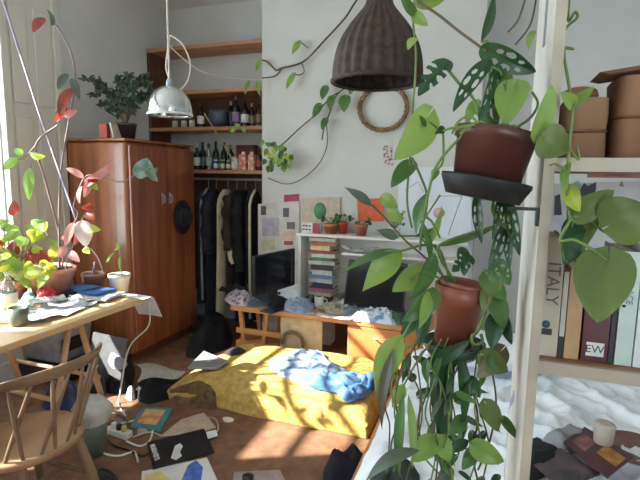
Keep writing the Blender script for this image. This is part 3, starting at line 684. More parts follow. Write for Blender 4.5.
MB().lathe([(0, 0), (.045, 0), (.045, .002), (0, .002)], Y(439, 213, CY-.007), 18, Matrix.Rotation(pi/2, 3, 'X')).build('painted_spot', cm((222, 176, 160)), t)
rc_ = Y(383, 108, CY-.03)
rgm = MB()
pts = [rc_+V((cos(a)*.2, .0, sin(a)*.18)) for a in [2*pi*i/40 for i in range(41)]]
rgm.tube(pts, .018, 8, False)
for k in range(2):
    rgm.tube([rc_+V((cos(a)*(.2+.016*cos(a*14+k*pi)), -.004+.016*sin(a*14+k*pi), sin(a)*(.18+.016*cos(a*14+k*pi)))) for a in [2*pi*i/200 for i in range(201)]], .006, 5, False)
one('wicker_ring', rgm, cane_m, 'brown twisted cane ring hung on the chimney wall behind the lampshade', 'ring')

# ------------------------------------------------------------------ clutter on the bench
def bp(px, py): return Z(px, py, BZ)
def bpaper(px, py, w, l, rz, m, label, cat='paper', name='paper_sheet', curl=.02, dz=0, seed=0, group=None):
    p = bp(px, py); return one(name, MB().paper(p+V((0, 0, .001+dz)), w, l, rz, curl, seed), m, label, cat, group)
def bheap(pl, m, h, label, cat, name, seed=0, dz=0, fold=.7):
    q = [bp(*a) for a in pl]; c = sum(q, V((0, 0, 0)))/len(q); q = [c+(p-c)*1.3 for p in q]
    q = [V((p.x, min(max(p.y, BY0+.01), BY1-.02), p.z)) for p in q]
    return one(name, MB().heap(q, BZ+dz, h*1.25, seed, fold=.9, fs=24, rings=10, flat=4, smooth=False), m, label, cat)
bheap(((228, 299), (235, 293), (246, 293), (252, 298), (246, 304), (233, 303)), mat('floral_cloth', (206, 190, 196), (120, 112, 122), scale=34, contrast=(.45, .6)), .06, 'crumpled pinkish patterned cloth at the left end of the bench', 'cloth', 'crumpled_cloth', 1)
bheap(((248, 303), (256, 299), (268, 301), (266, 305), (252, 306)), cm((92, 108, 124)), .025, 'slate blue rag on the bench edge below the television', 'cloth', 'rag', 2)
bheap(((268, 302), (276, 294), (290, 297), (288, 306), (274, 307)), black_m, .07, 'dark crumpled cloth beside the television foot on the bench', 'cloth', 'dark_cloth', 3)
bpaper(300, 305, .3, .2, .25, mat('pale_blue_paper', (206, 214, 226), (182, 192, 210)), 'pale blue sheets spread left of the white mug on the bench', seed=1)
bpaper(296, 300, .24, .18, -.3, paper_m, 'white sheet sticking out behind the pale blue papers on the bench', seed=2, dz=.03)
bpaper(340, 310, .34, .2, -.15, mat('buff_paper', (212, 192, 160), (190, 168, 134)), 'buff coloured folder on the bench right of the white mug', 'folder', 'paper_folder', seed=3)
bpaper(346, 304, .26, .2, .3, mat('grey_print', (186, 190, 198), (110, 114, 126), scale=22, contrast=(.5, .6)), 'grey printed magazine lying behind the buff folder', 'magazine', 'magazine', seed=4, dz=.024)
bpaper(334, 318, .3, .08, -.05, paper_m, 'narrow white paper strip at the front edge of the bench', seed=5, curl=.012)
bpaper(372, 303, .28, .2, .5, print_m, 'white printed leaflet propped among papers near the drawer', 'leaflet', 'leaflet', .05, seed=6)
bheap(((362, 318), (370, 308), (384, 308), (394, 316), (390, 326), (374, 325)), mat('blue_white_tissue', (220, 228, 238), (120, 150, 190), scale=16, contrast=(.5, .62)), .07, 'crumpled blue and white plastic wrapper above the drawer', 'wrapper', 'crumpled_wrapper', 7)
bheap(((352, 299), (360, 291), (375, 290), (384, 296), (372, 301)), mat('print_heap', (216, 218, 222), (90, 92, 120), scale=20, contrast=(.5, .6)), .08, 'heap of crumpled newspaper before the black monitor', 'newspaper', 'crumpled_newspaper', 9)
bheap(((300, 297), (308, 290), (316, 292), (314, 298), (305, 300)), mat('purple_cloth', (130, 44, 110), (96, 30, 84)), .05, 'purple scarf bunched behind the white mug', 'scarf', 'purple_scarf', 4)
bheap(((340, 297), (346, 292), (352, 294), (350, 299)), cm((190, 90, 70)), .06, 'small orange-red packet in front of the monitor', 'packet', 'packet', 6)
bheap(((236, 292), (240, 284), (250, 283), (253, 290), (246, 294)), charcoal_m, .09, 'dark grey knitted hat on top of the clutter left of the television', 'hat', 'knitted_hat', 11)
bheap(((262, 300), (272, 291), (292, 292), (300, 298), (292, 304), (272, 305)), cm((54, 52, 66)), .06, 'dark indigo cloth spread in front of the television', 'cloth', 'indigo_cloth', 12)
bheap(((284, 306), (290, 298), (304, 297), (312, 302), (306, 311), (292, 312)), mat('ice_blue_cloth', (206, 216, 230), (150, 164, 190), scale=14), .06, 'ice blue crumpled shirt beside the white mug', 'shirt', 'ice_blue_shirt', 13)
bheap(((324, 306), (330, 299), (346, 299), (352, 306), (342, 312), (330, 311)), mat('buff_heap', (206, 190, 160), (160, 150, 140), scale=18), .055, 'rumpled buff wrapping paper right of the white mug', 'paper', 'wrapping_paper', 14)
bheap(((344, 312), (350, 304), (364, 303), (368, 310), (358, 316)), mat('slate_print', (150, 156, 168), (90, 96, 110), scale=22), .05, 'slate grey crumpled flyer before the blue and white wrapper', 'flyer', 'flyer', 15)
bheap(((372, 301), (378, 293), (392, 294), (398, 302), (388, 306)), mat('white_blue_heap', (222, 226, 232), (120, 140, 176), scale=20, contrast=(.5, .6)), .08, 'white and blue carrier bag at the right of bench', 'bag', 'carrier_bag', 16)
bheap(((326, 298), (334, 292), (342, 293), (344, 298), (334, 301)), cm((66, 60, 60)), .06, 'dark glove between the mug and the monitor', 'glove', 'glove', 17)
bheap(((386, 318), (394, 310), (404, 312), (402, 322), (394, 326)), mat('teal_green', (90, 120, 96), (70, 98, 80)), .06, 'green crumpled cloth at the right end of the bench clutter', 'cloth', 'green_cloth', 18)
bpaper(262, 302, .2, .14, .3, paper_m, 'white envelope at the bench edge below the television', 'envelope', 'envelope', seed=7, curl=.01)
bpaper(310, 314, .07, .05, .5, whitep_m, 'tiny white tag on the bare bench edge below the mug', 'tag', 'tag', seed=8, curl=.004)
bpaper(366, 299, .24, .18, -.2, mat('violet_print', (206, 204, 220), (110, 100, 150), scale=16, contrast=(.52, .6)), 'violet printed leaflet tipped up before the monitor', 'leaflet', 'leaflet', .07, .05, 9)
bheap(((352, 322), (356, 312), (366, 312), (368, 322), (360, 326)), mat('white_tissue', (226, 226, 228), (196, 200, 208)), .045, 'white crumpled tissue left of the blue and white wrapper', 'tissue', 'white_tissue', 21)
bheap(((290, 300), (296, 293), (306, 294), (308, 300), (298, 303)), paper_m, .06, 'white crumpled paper ball behind the ice blue shirt', 'paper', 'paper_ball', 22)
bheap(((336, 306), (342, 297), (356, 297), (360, 306), (348, 310)), print_m, .06, 'crumpled printed page behind the slate grey flyer', 'paper', 'crumpled_page', 23)
for i, (px, py, w_, l_, rz, tl, mm, lab) in enumerate(((286, 303, .2, .26, .4, .5, paper_m, 'white sheet propped up at a slant right of the television'), (330, 303, .24, .2, -.3, .55, mat('buff_sheet', (216, 200, 168), (196, 176, 140)), 'buff sheet tilted up behind the mug'), (352, 305, .2, .18, .2, .6, mat('print_tilt', (206, 210, 220), (110, 116, 140), scale=20, contrast=(.5, .6)), 'grey-blue magazine page tilted toward the room'), (374, 306, .22, .2, -.4, .5, mat('white_tilt', (226, 228, 232), (196, 202, 214)), 'white page tilted up above the drawer'))):
    p = bp(px, py); R = Matrix.Rotation(rz, 3, 'Z') @ Matrix.Rotation(tl, 3, 'X')
    one('propped_sheet', MB().paper(p+V((0, .04, .5*l_*sin(tl)+.006)), w_, l_, 0, .025, 30+i, R=R), mm, lab, 'paper')
p = bp(319, 307)
t = thing('mug', 'white mug standing among papers on the bench', 'mug', p)
MB().lathe([(0, 0), (.036, 0), (.04, .01), (.042, .1), (.038, .1), (.036, .015), (0, .012)], p, 24).build('body', whitep_m, t)
MB().tube(crp([p+V((.04, 0, .08)), p+V((.07, 0, .075)), p+V((.07, 0, .03)), p+V((.04, 0, .022))], 5), .006, 8).build('handle', whitep_m, t)
p = bp(354, 296); 
bottle(p.x, p.y, BZ, .1, .02, cm((196, 150, 130)), wl, cm((220, 120, 110)), 'small pinkish tube standing before the monitor on the bench', None, 'jar', 'tube', 'tube')
p = bp(382, 298)
bottle(p.x, p.y, BZ+.0, .12, .025, cm((120, 60, 66)), wl, cm((60, 40, 44)), 'small maroon bottle beside the printed leaflet on the bench', None, 'short')
p = bp(280, 293)
one('wooden_board', MB().box(V((p.x-.06, BY1-.06, BZ+.012)), (.36, .09, .024), .02), pine_m, 'plain wooden board lying behind the television on the bench', 'board', bevel=.003)
for i, (px, py, c_, w_, h_, lab) in enumerate(((330, 297, (120, 112, 104), .06, .05, 'small grey-brown box on the bench behind the buff folder'), (250, 293, (70, 74, 66), .05, .09, 'small dark green box at the left of the television'))):
    p = bp(px, py); one('small_box', MB().box(p+V((0, 0, h_/2+.001)), (w_, .05, h_), .3*i), cm(c_), lab, 'box', bevel=.003)

# ------------------------------------------------------------------ desk
DX0, DX1, DY0, DY1, DZ = -2.97, -2.06, .3, 2.46, .755
dk = thing('desk', 'pine topped desk on trestle legs beneath the window', 'desk', (-2.5, 1.4, 0))
MB().b2((DX0, DY0, DZ-.035), (DX1, DY1, DZ)).build('top', pine_m, dk, bevel=.004)
for yc in (DY1-.5, DY0+.3):
    for x in (DX1-.1, DX0+.12):
        for sg in (-1, 1): MB().tube([(x, yc+sg*.03, DZ-.036), (x, yc+sg*.22, 0)], .017, 6).build('leg', pine_m, dk)
    MB().b2((DX0+.1, yc-.03, DZ-.075), (DX1-.08, yc+.03, DZ-.036)).build('crossbar', pine_m, dk)
    for sg in (-1, 1): MB().tube([(DX0+.12, yc+sg*.16, .32), (DX1-.1, yc+sg*.16, .32)], .013, 6).build('stretcher', pine_m, dk)

def dp(px, py): return Z(px, py, DZ)
def dpt(px, y):  return Y(px, 290, y)
# oval planter with begonias
pc = dp(52, 294)
tz = DZ
pl = thing('begonia_planter', 'wide pale terracotta planter with tall red-leaved begonias on the desk', 'plant', pc)
pot('', '', pc, .172, .185, terral_m, parent=pl, sx=1.0, sy=.75, foot=.72, rim=.014)
dd = (pc-CAM).dot(fw); dn = dd-.48
stm, fol = MB(), MB()
def bv(l, r=.005): stm.tube(vpts(l), r, 6)
stm.mat(stemp_m)
bv([(60, 272, dd), (59, 220, dd-.05), (61, 170, dd-.1), (69, 120, dd-.15), (75, 80, dd-.2), (70, 50, dd-.2), (55, 24, dd-.2)], .006)
bv([(62, 272, dd-.03), (66, 240, dd-.2), (78, 215, dd-.35), (74, 205, dd-.4), (83, 180, dn), (90, 175, dn)], .005)
bv([(90, 175, dn), (105, 178, dn), (120, 182, dn), (132, 177, dn), (136, 168, dn)], .004)
bv([(58, 272, dd), (60, 240, dd), (45, 180, dd-.1), (36, 145, dd-.15), (58, 125, dd-.2)], .006)
bv([(36, 145, dd-.15), (25, 157, dd-.15), (18, 160, dd-.15)], .004); bv([(30, 152, dd-.15), (32, 160, dd-.15), (30, 168, dd-.15)], .003)
bv([(69, 120, dd-.15), (62, 118, dd-.17), (58, 122, dd-.18)], .004)
bv([(64, 272, dd-.05), (70, 255, dd-.2), (80, 225, dn+.05), (86, 212, dn)], .004); bv([(80, 225, dn+.05), (90, 228, dn), (94, 228, dn)], .003)
for (a, b_, c_, e_, w_, mm, rl_, dq) in (
    (45, 18, 33, 33, 11, leafr_m, 40, dd-.2), (52, 26, 47, 9, 9, leafsh_m, 60, dd-.2), (72, 88, 60, 118, 12, leafr_m, 30, dd-.2), (68, 74, 58, 90, 9, leafsh_m, 30, dd-.2),
    (66, 104, 52, 122, 8, leafr_m, -20, dd-.2), (72, 78, 80, 100, 8, leafsh_m, 0, dd-.2), (64, 116, 78, 110, 7, leafpk_m, 0, dd-.2),
    (84, 182, 114, 160, 10, leafpk_m, 35, dn), (84, 178, 66, 168, 7, leafpk_m, 20, dn), (92, 176, 84, 198, 8, leafpk_m, 0, dn), (90, 182, 98, 190, 7, leafy_m, 0, dn), (100, 178, 84, 188, 8, leafr_m, 40, dn), (82, 186, 80, 204, 6, leafpk_m, 50, dn),
    (137, 178, 148, 158, 15, leafg_m, -10, dn), (146, 160, 158, 182, 12, leafsh_m, 30, dn), (140, 172, 158, 168, 12, leafg_m, 40, dn),
    (18, 158, 4, 170, 9, leafb_m, 20, dd-.15), (22, 156, 14, 148, 8, leafb_m, 20, dd-.15), (30, 154, 46, 156, 8, leafy_m, 30, dd-.15), (30, 168, 29, 201, 10, leafb_m, 10, dd-.15),
    (82, 220, 86, 247, 17, mat('pale_begonia_leaf', (226, 214, 206), (206, 180, 176), rough=.3, scale=14, trans=.2), 0, dn), (74, 222, 66, 246, 9, leafpk_m, 20, dn), (77, 226, 75, 246, 8, leafr_m, -30, dn), (86, 212, 95, 220, 11, leafr_m, 0, dn), (84, 210, 91, 203, 9, leafr_m, 20, dn),
    (88, 228, 101, 230, 8, leafy_m, 0, dn), (84, 248, 90, 254, 7, leafy_m, 0, dn), (66, 246, 58, 258, 9, leafpk_m, 0, dn+.1), (50, 262, 40, 250, 11, leafr_m, 20, dd-.2), (42, 262, 30, 255, 11, leafr_m, 0, dd-.2), (52, 258, 54, 244, 9, leafy_m, 0, dd-.2), (62, 240, 70, 232, 8, leafpk_m, 30, dn+.05), (56, 250, 48, 238, 8, leafb_m, 30, dd-.2), (70, 252, 80, 262, 8, leafpk_m, 10, dn)):
    fol.mat(mm).leaf(D(a, b_, dq), D(c_, e_, dq-.03), w_*dq/FPX, 'oval', rl_, .12)
stm.build('stem', None, pl); fol.build('foliage', None, pl)
# bright leafy plant close to the window
pc2 = dp(12, 297); pc2.x = max(pc2.x, DX0+.1)
d2 = (pc2-CAM).dot(fw)
p2 = thing('sunlit_plant', 'bright yellow-green leafy plant in a clay pot at the far left of the desk', 'plant', pc2)
pot('', '', pc2, .1, .12, terra_m, parent=p2)
rr = random.Random(11); s_, f_ = MB(), MB()
for i in range(62):
    e = D(rr.uniform(-16, 50), rr.uniform(222, 278), d2+rr.uniform(-.3, .02)); b = pc2+V((rr.uniform(-.05, .05), rr.uniform(-.05, .05), .1))
    s_.tube(crp([b, (b+e)/2+V((0, 0, .04)), e], 4), .003, 5)
    o = V((rr.uniform(-1, 1), rr.uniform(-1, 1), rr.uniform(-1, .2))).normalized()
    f_.mat(rr.choice([leafy_m, leafb_m, leafy_m, leafr_m if i % 3 == 0 else leafb_m])).leaf(e, e+o*.09, .055, 'heart', rr.uniform(-50, 50))
for l in (((-4, 226, d2), (8, 224, d2), (20, 230, d2), (26, 246, d2), (28, 270, d2)), ((27, 246, d2), (32, 228, d2), (42, 226, d2), (48, 236, d2))): s_.mat(stemp_m).tube(vpts(l), .005, 6)
f_.mat(leafr_m)
for (a, b_, c_, e_) in ((16, 240, 5, 272), (18, 246, 12, 262), (24, 250, 38, 262), (12, 216, 14, 200)): f_.leaf(D(a, b_, d2-.1), D(c_, e_, d2-.12), .06, 'oval', 20)
s_.build('stem', stem_m, p2); f_.build('foliage', None, p2)
# brown and white pots
c = dp(94, 290)
t = thing('potted_plant', 'brown glazed pot with bare stalks between the planter and the white pot', 'plant', c)
pot('', '', c, .074, .12, potbrown_m, parent=t); dq = (c-CAM).dot(fw)
MB().tube(vpts([(93, 275, dq), (95, 262, dq)]), .008, 6).tube(vpts([(104, 274, dq), (98, 258, dq), (90, 248, dq)]), .004, 6).build('stem', stemp_m, t)
c = dp(120, 292)
t = thing('potted_seedling', 'white pot with a single seedling at the desk corner', 'plant', c)
pot('', '', c, .07, .125, mat('white_pot', (220, 212, 196), (204, 194, 176), rough=.5), parent=t, foot=.72); dq = (c-CAM).dot(fw)
MB().tube(vpts([(121, 275, dq), (121, 262, dq), (119, 248, dq)]), .004, 6).tube(vpts([(108, 262, dq), (113, 252, dq), (119, 248, dq)]), .003, 6).build('stem', stem_m, t)
MB().mat(leafb_m).leaf(D(119, 250, dq), D(117, 242, dq), .025, 'oval').leaf(D(115, 252, dq), D(106, 263, dq), .02, 'oval', 30).leaf(D(120, 256, dq), D(120, 270, dq), .018, 'oval', 30).build('foliage', None, t)
# papers etc on the desk
def dpaper(px, py, w, l, rz, m, label, cat='paper', name='paper_sheet', curl=.012, dz=0, seed=0):
    p = dp(px, py); return one(name, MB().paper(p+V((0, 0, .001+dz)), w, l, rz, curl, seed), m, label, cat)
bk_ = dp(98, 297)
t = thing('magazine', 'thick white paper-backed magazine under the blue book on the desk', 'magazine', bk_)
MB().paper(bk_+V((-.02, -.03, .004)), .34, .2, .15, .012, 3, th=.012).build('pages', paper_m, t)
bk2 = dp(104, 292)
t = thing('book', 'blue book lying open on the magazine by the white pot', 'book', bk2+V((0, 0, .026)))
MB().paper(bk2+V((-.02, -.1, .03)), .3, .15, -.12, .006, 5, th=.012).build('cover', bluepr_m, t); MB().paper(bk2+V((-.05, -.1, .047)), .12, .13, -.12, .004, 6).build('pages', cm((96, 148, 206)), t)
cp = dp(127, 297)
one('overhanging_paper', MB().grid(lambda u, v: V((DX1-.16+.2*v+.02*u, DY1-.1+.16*u, DZ+.004+.004*sin(3*v)-(.5*max(0, u-.55))*.16/.5*2.2)), 12, 6), paper_m, 'white sheet drooping over the far corner of the desk', 'paper')
dpaper(72, 304, .3, .18, .5, paper_m, 'loose white papers on the desk in front of the planter', seed=2)
dpaper(56, 312, .26, .17, .2, paper_m, 'sunlit white sheet along the front edge of the desk', seed=3)
dpaper(50, 306, .12, .2, -.4, print_m, 'folded printed slip beside the red packet on the desk', 'paper', 'folded_slip', .03, .012, 4)
dpaper(16, 318, .2, .2, .3, cm((230, 190, 150)), 'peach coloured coaster card beneath the grey mug', 'coaster', 'coaster', .001, 0, 5)
dpaper(86, 301, .2, .15, -.5, mat('ivory_paper', (226, 220, 206), (206, 200, 186)), 'ivory envelope sticking out under the white magazine', 'envelope', 'envelope', .02, .006, 8)
dpaper(38, 318, .22, .15, -.2, print_m, 'printed page lying beside the grey mug on the desk', 'paper', 'printed_page', .02, .002, 9)
dpaper(64, 309, .16, .1, .9, mat('lilac_paper', (206, 200, 226), (186, 180, 210)), 'lilac folded card on the papers before the planter', 'card', 'folded_card', .03, .014, 10)
one('tissue', MB().heap([dp(*a) for a in ((66, 306), (72, 299), (84, 300), (88, 306), (78, 310))], DZ+.012, .045, 6, fold=.8, fs=18), paper_m, 'crumpled white tissue on the papers in front of the planter', 'tissue')
p = dp(28, 309)
one('blue_bag', MB().heap([dp(*a) for a in ((20, 303), (26, 296), (36, 297), (38, 305), (28, 308))], DZ, .06, 3), cm((150, 200, 226)), 'crumpled sky blue plastic bag beside the glass bottle', 'bag')
p = dp(47, 302)
rp = MB(); rr = random.Random(4)
for i in range(9):
    a = i*.7; rp.mat(cm((206, 40, 64)) if i % 3 else cm((226, 90, 100))).lathe([(0, -.03), (.022, -.02), (.03, 0), (.02, .022), (0, .03)], p+V((cos(a)*.03, sin(a)*.028, .032+.03*(i % 3)/2)), 10)
one('red_flower', rp, None, 'bright red cloth flower on the desk beside the planter', 'flower')
p = dp(66, 297)
one('dark_cloth', MB().heap([dp(*a) for a in ((56, 300), (60, 293), (72, 291), (80, 296), (70, 302))], DZ, .05, 5), navy_m, 'dark blue cloth bunched in front of the planter', 'cloth')
p = dp(10, 309)
t = thing('glass_bottle', 'clear glass bottle standing at the left of the desk', 'bottle', p)
MB().lathe([(0, 0), (.04, 0), (.043, .01), (.043, .12), (.035, .15), (.016, .18), (.015, .21), (.019, .212), (.019, .222), (.012, .222)], p, 24).build('body', bott_glass, t)
MB().lathe([(.0435, .04), (.0438, .041), (.0438, .1), (.0435, .101)], p, 24).build('paper_label', cm((206, 214, 214)), t)
p = dp(19, 325)
t = thing('mug', 'grey-green mug on a card coaster at the near end of desk', 'mug', p+V((0, 0, .006)))
MB().lathe([(0, .006), (.04, .006), (.044, .012), (.046, .095), (.042, .095), (.04, .02), (0, .016)], p, 26).build('body', cm((112, 118, 106), .3), t)
MB().tube(crp([p+V((-.02, .043, .08)), p+V((-.03, .078, .07)), p+V((-.03, .075, .035)), p+V((-.02, .043, .03))], 5), .006, 8).build('handle', cm((112, 118, 106), .3), t)
# pale pole from window top into planter
one('plant_stake', MB().tube([D(1, -6, dd-.0), D(38, 110, dd-.1), D(79, 228, dd-.25)], .007, 8), mat('mauve_white_cane', (160, 150, 170), (140, 130, 150)), 'pale slanting cane rising from the begonia planter towards the window', 'stake')

# ------------------------------------------------------------------ chair
cx, cy, sz = -1.78, 1.35, .44
ch = thing('windsor_chair', 'wooden stick-back chair with crossed spindles tucked at the desk', 'chair', (cx, cy, 0))
se = MB()
def seatp(a): return V((cx+.215*cos(a)*(1-.04*cos(a)), cy+.215*sin(a)*1.05, 0))
rings = [(.0, -.012), (.5, -.012), (.85, -.002), (.97, 0), (1, -.012), (.98, -.03), (.85, -.042), (0, -.045)]
n = 40; vs = []
for r_, z_ in rings:
    for k in range(n):
        q = seatp(2*pi*k/n); vs.append(V((cx+(q.x-cx)*r_, cy+(q.y-cy)*r_, sz+z_)))
se.add(vs, [(i*n+k, i*n+(k+1) % n, (i+1)*n+(k+1) % n, (i+1)*n+k) for i in range(len(rings)-1) for k in range(n)], True)
se.build('seat', chair_m, ch)
for sx_, sy_ in ((1, 1), (1, -1), (-1, 1), (-1, -1)):
    a = V((cx+sx_*.13, cy+sy_*.13, sz-.04)); b = V((cx+sx_*.2, cy+sy_*.2, 0)); pts = [a+(b-a)*i/8 for i in range(9)]
    MB().tube(pts, [.014, .017, .019, .021, .021, .019, .017, .015, .012], 12).build('leg', chair_dark_m, ch)
for sy_ in (1, -1): MB().tube([(cx-.165, cy+sy_*.165, .2), (cx, cy+sy_*.165, .2), (cx+.165, cy+sy_*.165, .2)], [.009, .014, .009], 10).build('stretcher', chair_dark_m, ch)
MB().tube([(cx, cy-.165, .2), (cx, cy, .2), (cx, cy+.165, .2)], [.009, .013, .009], 10).build('stretcher', chair_dark_m, ch)
# top rail: arc
RZ1 = .79
def rail(t): # t -1..1
    a = t*1.05
    return V((cx+.05+.24*cos(a), cy+.0+.225*sin(a)/sin(1.05), RZ1+.01-.02*(t*t)))
g = MB()
def rf(u, v):
    t = 2*u-1; p = rail(t); a = t*1.05; nrm = V((cos(a), sin(a)*.9, 0)).normalized()
    k = 1-.35*abs(t)**4; ang = 2*pi*v
    return p+nrm*(.012*cos(ang)*k+.012*sin(ang))+V((0, 0, .03*sin(ang)*k))
g.grid(rf, 36, 12); n = 13
g.add([g.v[i] for i in range(12)], [tuple(range(12))]); g.add([g.v[36*n+i] for i in range(12)], [tuple(range(12))])
g.build('top_rail', chair_dark_m, ch)
tt = [-.9, -.62, -.36, -.12, .12, .36, .62, .9]
bt = [-.62, -.9, -.12, -.36, .36, .12, .9, .62]
for t_, b_ in zip(tt, bt):
    a = rail(t_)+V((0, 0, -.02)); ang = b_*1.2
    b = V((cx+.185*cos(ang), cy+.195*sin(ang), sz-.008)); pts = [b+(a-b)*i/6 for i in range(7)]
    MB().tube(pts, [.007, .0085, .0095, .0095, .009, .008, .006], 8).build('spindle', chair_dark_m, ch)

# ------------------------------------------------------------------ floor clutter
def F(px, py, z=0): return Z(px, py, z)
def fheap(pl, m, h, label, cat, name, seed=0, fold=.8, fs=13, z=0):
    return one(name, MB().heap([F(*a) for a in pl], z, h, seed, fold=fold, fs=fs, rings=10), m, label, cat)
def fquad(name, label, cat, pts, m, th=.008, z=0, extra=None):
    q = [F(*a) for a in pts]; c = sum(q, V((0, 0, 0)))/len(q)
    t = thing(name, label, cat, V((c.x, c.y, z)))
    MB().prism([V((p.x, p.y, z+.001)) for p in q], (0, 0, th)).build('sheet' if th < .006 else 'cover', m, t, bevel=.001)
    return t
def mark(t, pts, m, z, name='mark', th=.0008):
    MB().prism([V((F(*a).x, F(*a).y, z)) for a in pts], (0, 0, th)).build(name, m, t)
t = fquad('picture_book', 'colourful orange and teal picture book lying on the floor', 'book', ((130, 428), (143, 409), (173, 410), (160, 433)), mat('teal_cover', (92, 150, 160), (70, 126, 140), scale=6), .012)
mark(t, ((137, 425), (146, 411), (166, 412), (156, 427)), mat('orange_picture', (214, 120, 74), (226, 190, 130), scale=14), .0135, 'picture')
t = fquad('cardboard_sheet', 'pale brown flattened paper bag lying on the floor', 'paper', ((160, 437), (181, 420), (204, 413), (216, 428), (200, 434)), mat('pale_kraft', (206, 186, 164), (184, 160, 136), scale=12, bump=.4), .004)
t = fquad('portfolio', 'flat black portfolio folder with white labels on the floor', 'folder', ((147, 445), (204, 431), (214, 454), (153, 471)), mat('black_card', (26, 26, 30), (34, 34, 38), scale=30, rough=.5), .01, .006)
mark(t, ((150, 448), (155, 446.5), (160, 462), (155, 464)), mat('label_print', (226, 226, 226), (120, 120, 124), scale=60), .0175, 'sticker')
mark(t, ((171, 461), (175, 449), (180, 446), (183, 449), (180, 455), (182, 459), (176, 463)), paper_m, .0175, 'paper_scrap')
t = fquad('white_card', 'small white card half under the black portfolio', 'card', ((206, 435), (216, 433), (218, 439), (208, 442)), paper_m, .002, .018)
t = fquad('art_print', 'white sheet with blue and yellow painting at the front of the floor', 'print', ((142, 472), (207, 458), (219, 484), (140, 490)), mat('art_paper', (226, 224, 220), (214, 212, 206), scale=6), .003)
mark(t, ((181, 482), (188, 466), (196, 461), (203, 468), (201, 482)), mat('blue_paint', (60, 92, 176), (96, 130, 206), scale=24), .0045, 'painted_patch')
mark(t, ((144, 476), (160, 472), (172, 482), (146, 486)), mat('yellow_paint', (222, 206, 130), (206, 190, 120), scale=20), .0045, 'painted_patch')
t = fquad('grey_pad', 'pinkish grey pad lying at the bottom of the floor', 'pad', ((234, 474), (280, 472), (288, 488), (232, 492)), mat('pink_grey', (170, 150, 150), (150, 130, 132), scale=20), .012)
p = F(250, 478, .012)
one('round_tin', MB().lathe([(0, .0), (.03, 0), (.03, .012), (.02, .018), (0, .018)], F(248, 478, .014), 18), blackp_m, 'small dark round tin lying on the pinkish grey pad', 'tin')
fheap(((323, 472), (330, 462), (345, 458), (360, 458), (368, 466), (366, 484), (345, 492), (326, 488)), navy_m, .16, 'dark navy bundle of clothes beside the bed', 'clothes', 'clothes_bundle', 3)
fheap(((186, 356), (192, 342), (202, 328), (220, 324), (232, 334), (230, 347), (212, 354), (198, 358)), black_m, .3, 'black clothes heap between the wardrobe and the mattress', 'clothes', 'clothes_heap', 4, fold=.85, fs=7)
fheap(((106, 392), (108, 372), (122, 362), (134, 368), (133, 384), (126, 393)), black_m, .2, 'black bag on the floor before the wardrobe corner', 'bag', 'black_bag', 5)
q = Z(116, 362, .22)
one('lilac_cloth', MB().heap([Z(*a, .2) for a in ((108, 360), (112, 353), (120, 354), (127, 362), (124, 367), (114, 368))], .19, .09, 7), lilac_m, 'pale lilac cloth on top of the black bag', 'cloth')
fheap(((136, 398), (138, 384), (156, 376), (178, 374), (182, 386), (176, 396), (160, 402), (146, 404)), black_m, .12, 'black shoe bag at the left end of the mattress', 'bag', 'shoe_bag', 6)
# standing curved newspaper
a0, a1 = Z(137, 384, .12), Z(178, 372, .14)
one('newspaper', MB().grid(lambda u, v: V((a0.x+(a1.x-a0.x)*u, a0.y+(a1.y-a0.y)*u+.05*sin(pi*v)+.06*u*v, .13+.13*v*(1-.75*u)-.02*u+.02*sin(u*5))), 18, 8), news_m, 'folded newspaper propped on the black shoe bag', 'newspaper')
one('white_plug', MB().heap([F(*a) for a in ((126, 398), (128, 391), (134, 391), (135, 398), (131, 401))], 0, .06, 2), whitep_m, 'white crumpled ball of paper by the wardrobe foot', 'paper')
# bin with plastic bag
bc = F(84, 460); bc = V((bc.x, bc.y+.07, 0))
bn_ = thing('waste_bin', 'grey-green bin lined with a white plastic bag beside the chair', 'bin', bc)
MB().lathe([(0, 0), (.062, 0), (.08, .25), (.076, .25), (.06, .01), (0, .01)], bc, 24).build('bucket', mat('greygreen_plastic', (112, 120, 112), (96, 104, 98), rough=.4), bn_)
MB().lathe([(.083, .19), (.092, .23), (.1, .26), (.08, .3), (.045, .33), (0, .32)], bc, 28, fn=lambda a, z: 1+.3*noise.noise(V((cos(a)*3.5, sin(a)*3.5, z*22)))).build('liner', mat('white_bag', (226, 226, 222), (206, 206, 202), scale=20, rough=.5, bump=.6, trans=.2), bn_)
# under desk
c = Z(58, 352, .3)
tb = V((Y(58, 352, 2.62).x, 2.62, 0))
t = thing('storage_tub', 'grey plastic tub with dark opening under the desk', 'tub', tb)
MB().box(tb+V((0, 0, .27)), (.4, .32, .26), taper=.85).build('tub', cm((150, 150, 152)), t, bevel=.02)
MB().box(tb+V((.2, -.02, .28)), (.01, .22, .1)).build('opening', blackp_m, t, bevel=.01)  # black plate on the solid tub, standing in for shade inside a hole
MB().box(tb+V((0, 0, .068)), (.44, .34, .13)).build('base_crate', cm((60, 52, 50)), t, bevel=.01)
one('blue_bag', MB().heap([F(*a) for a in ((42, 408), (50, 398), (75, 395), (80, 404), (66, 414))], 0, .2, 3), cm((40, 54, 96)), 'dark blue bag under the desk behind the chair', 'bag')
one('dark_bag', MB().heap([F(*a) for a in ((86, 392), (92, 384), (104, 386), (106, 394), (96, 398))], 0, .24, 3), charcoal_m, 'charcoal rucksack under the far end of the desk', 'bag')
one('white_box', MB().box((-2.35, 1.25, .1), (.4, .3, .2), .1), cm((196, 192, 196)), 'pale cardboard box on the floor under the chair', 'box', bevel=.004)
one('grey_board', MB().prism([V((-2.74, 2.55, .002)), V((-2.4, 2.52, .002)), V((-2.4, 2.62, .36)), V((-2.74, 2.65, .36))], (0, .012, 0)), cm((92, 90, 95)), 'grey board leaning under the far end of the desk', 'board')
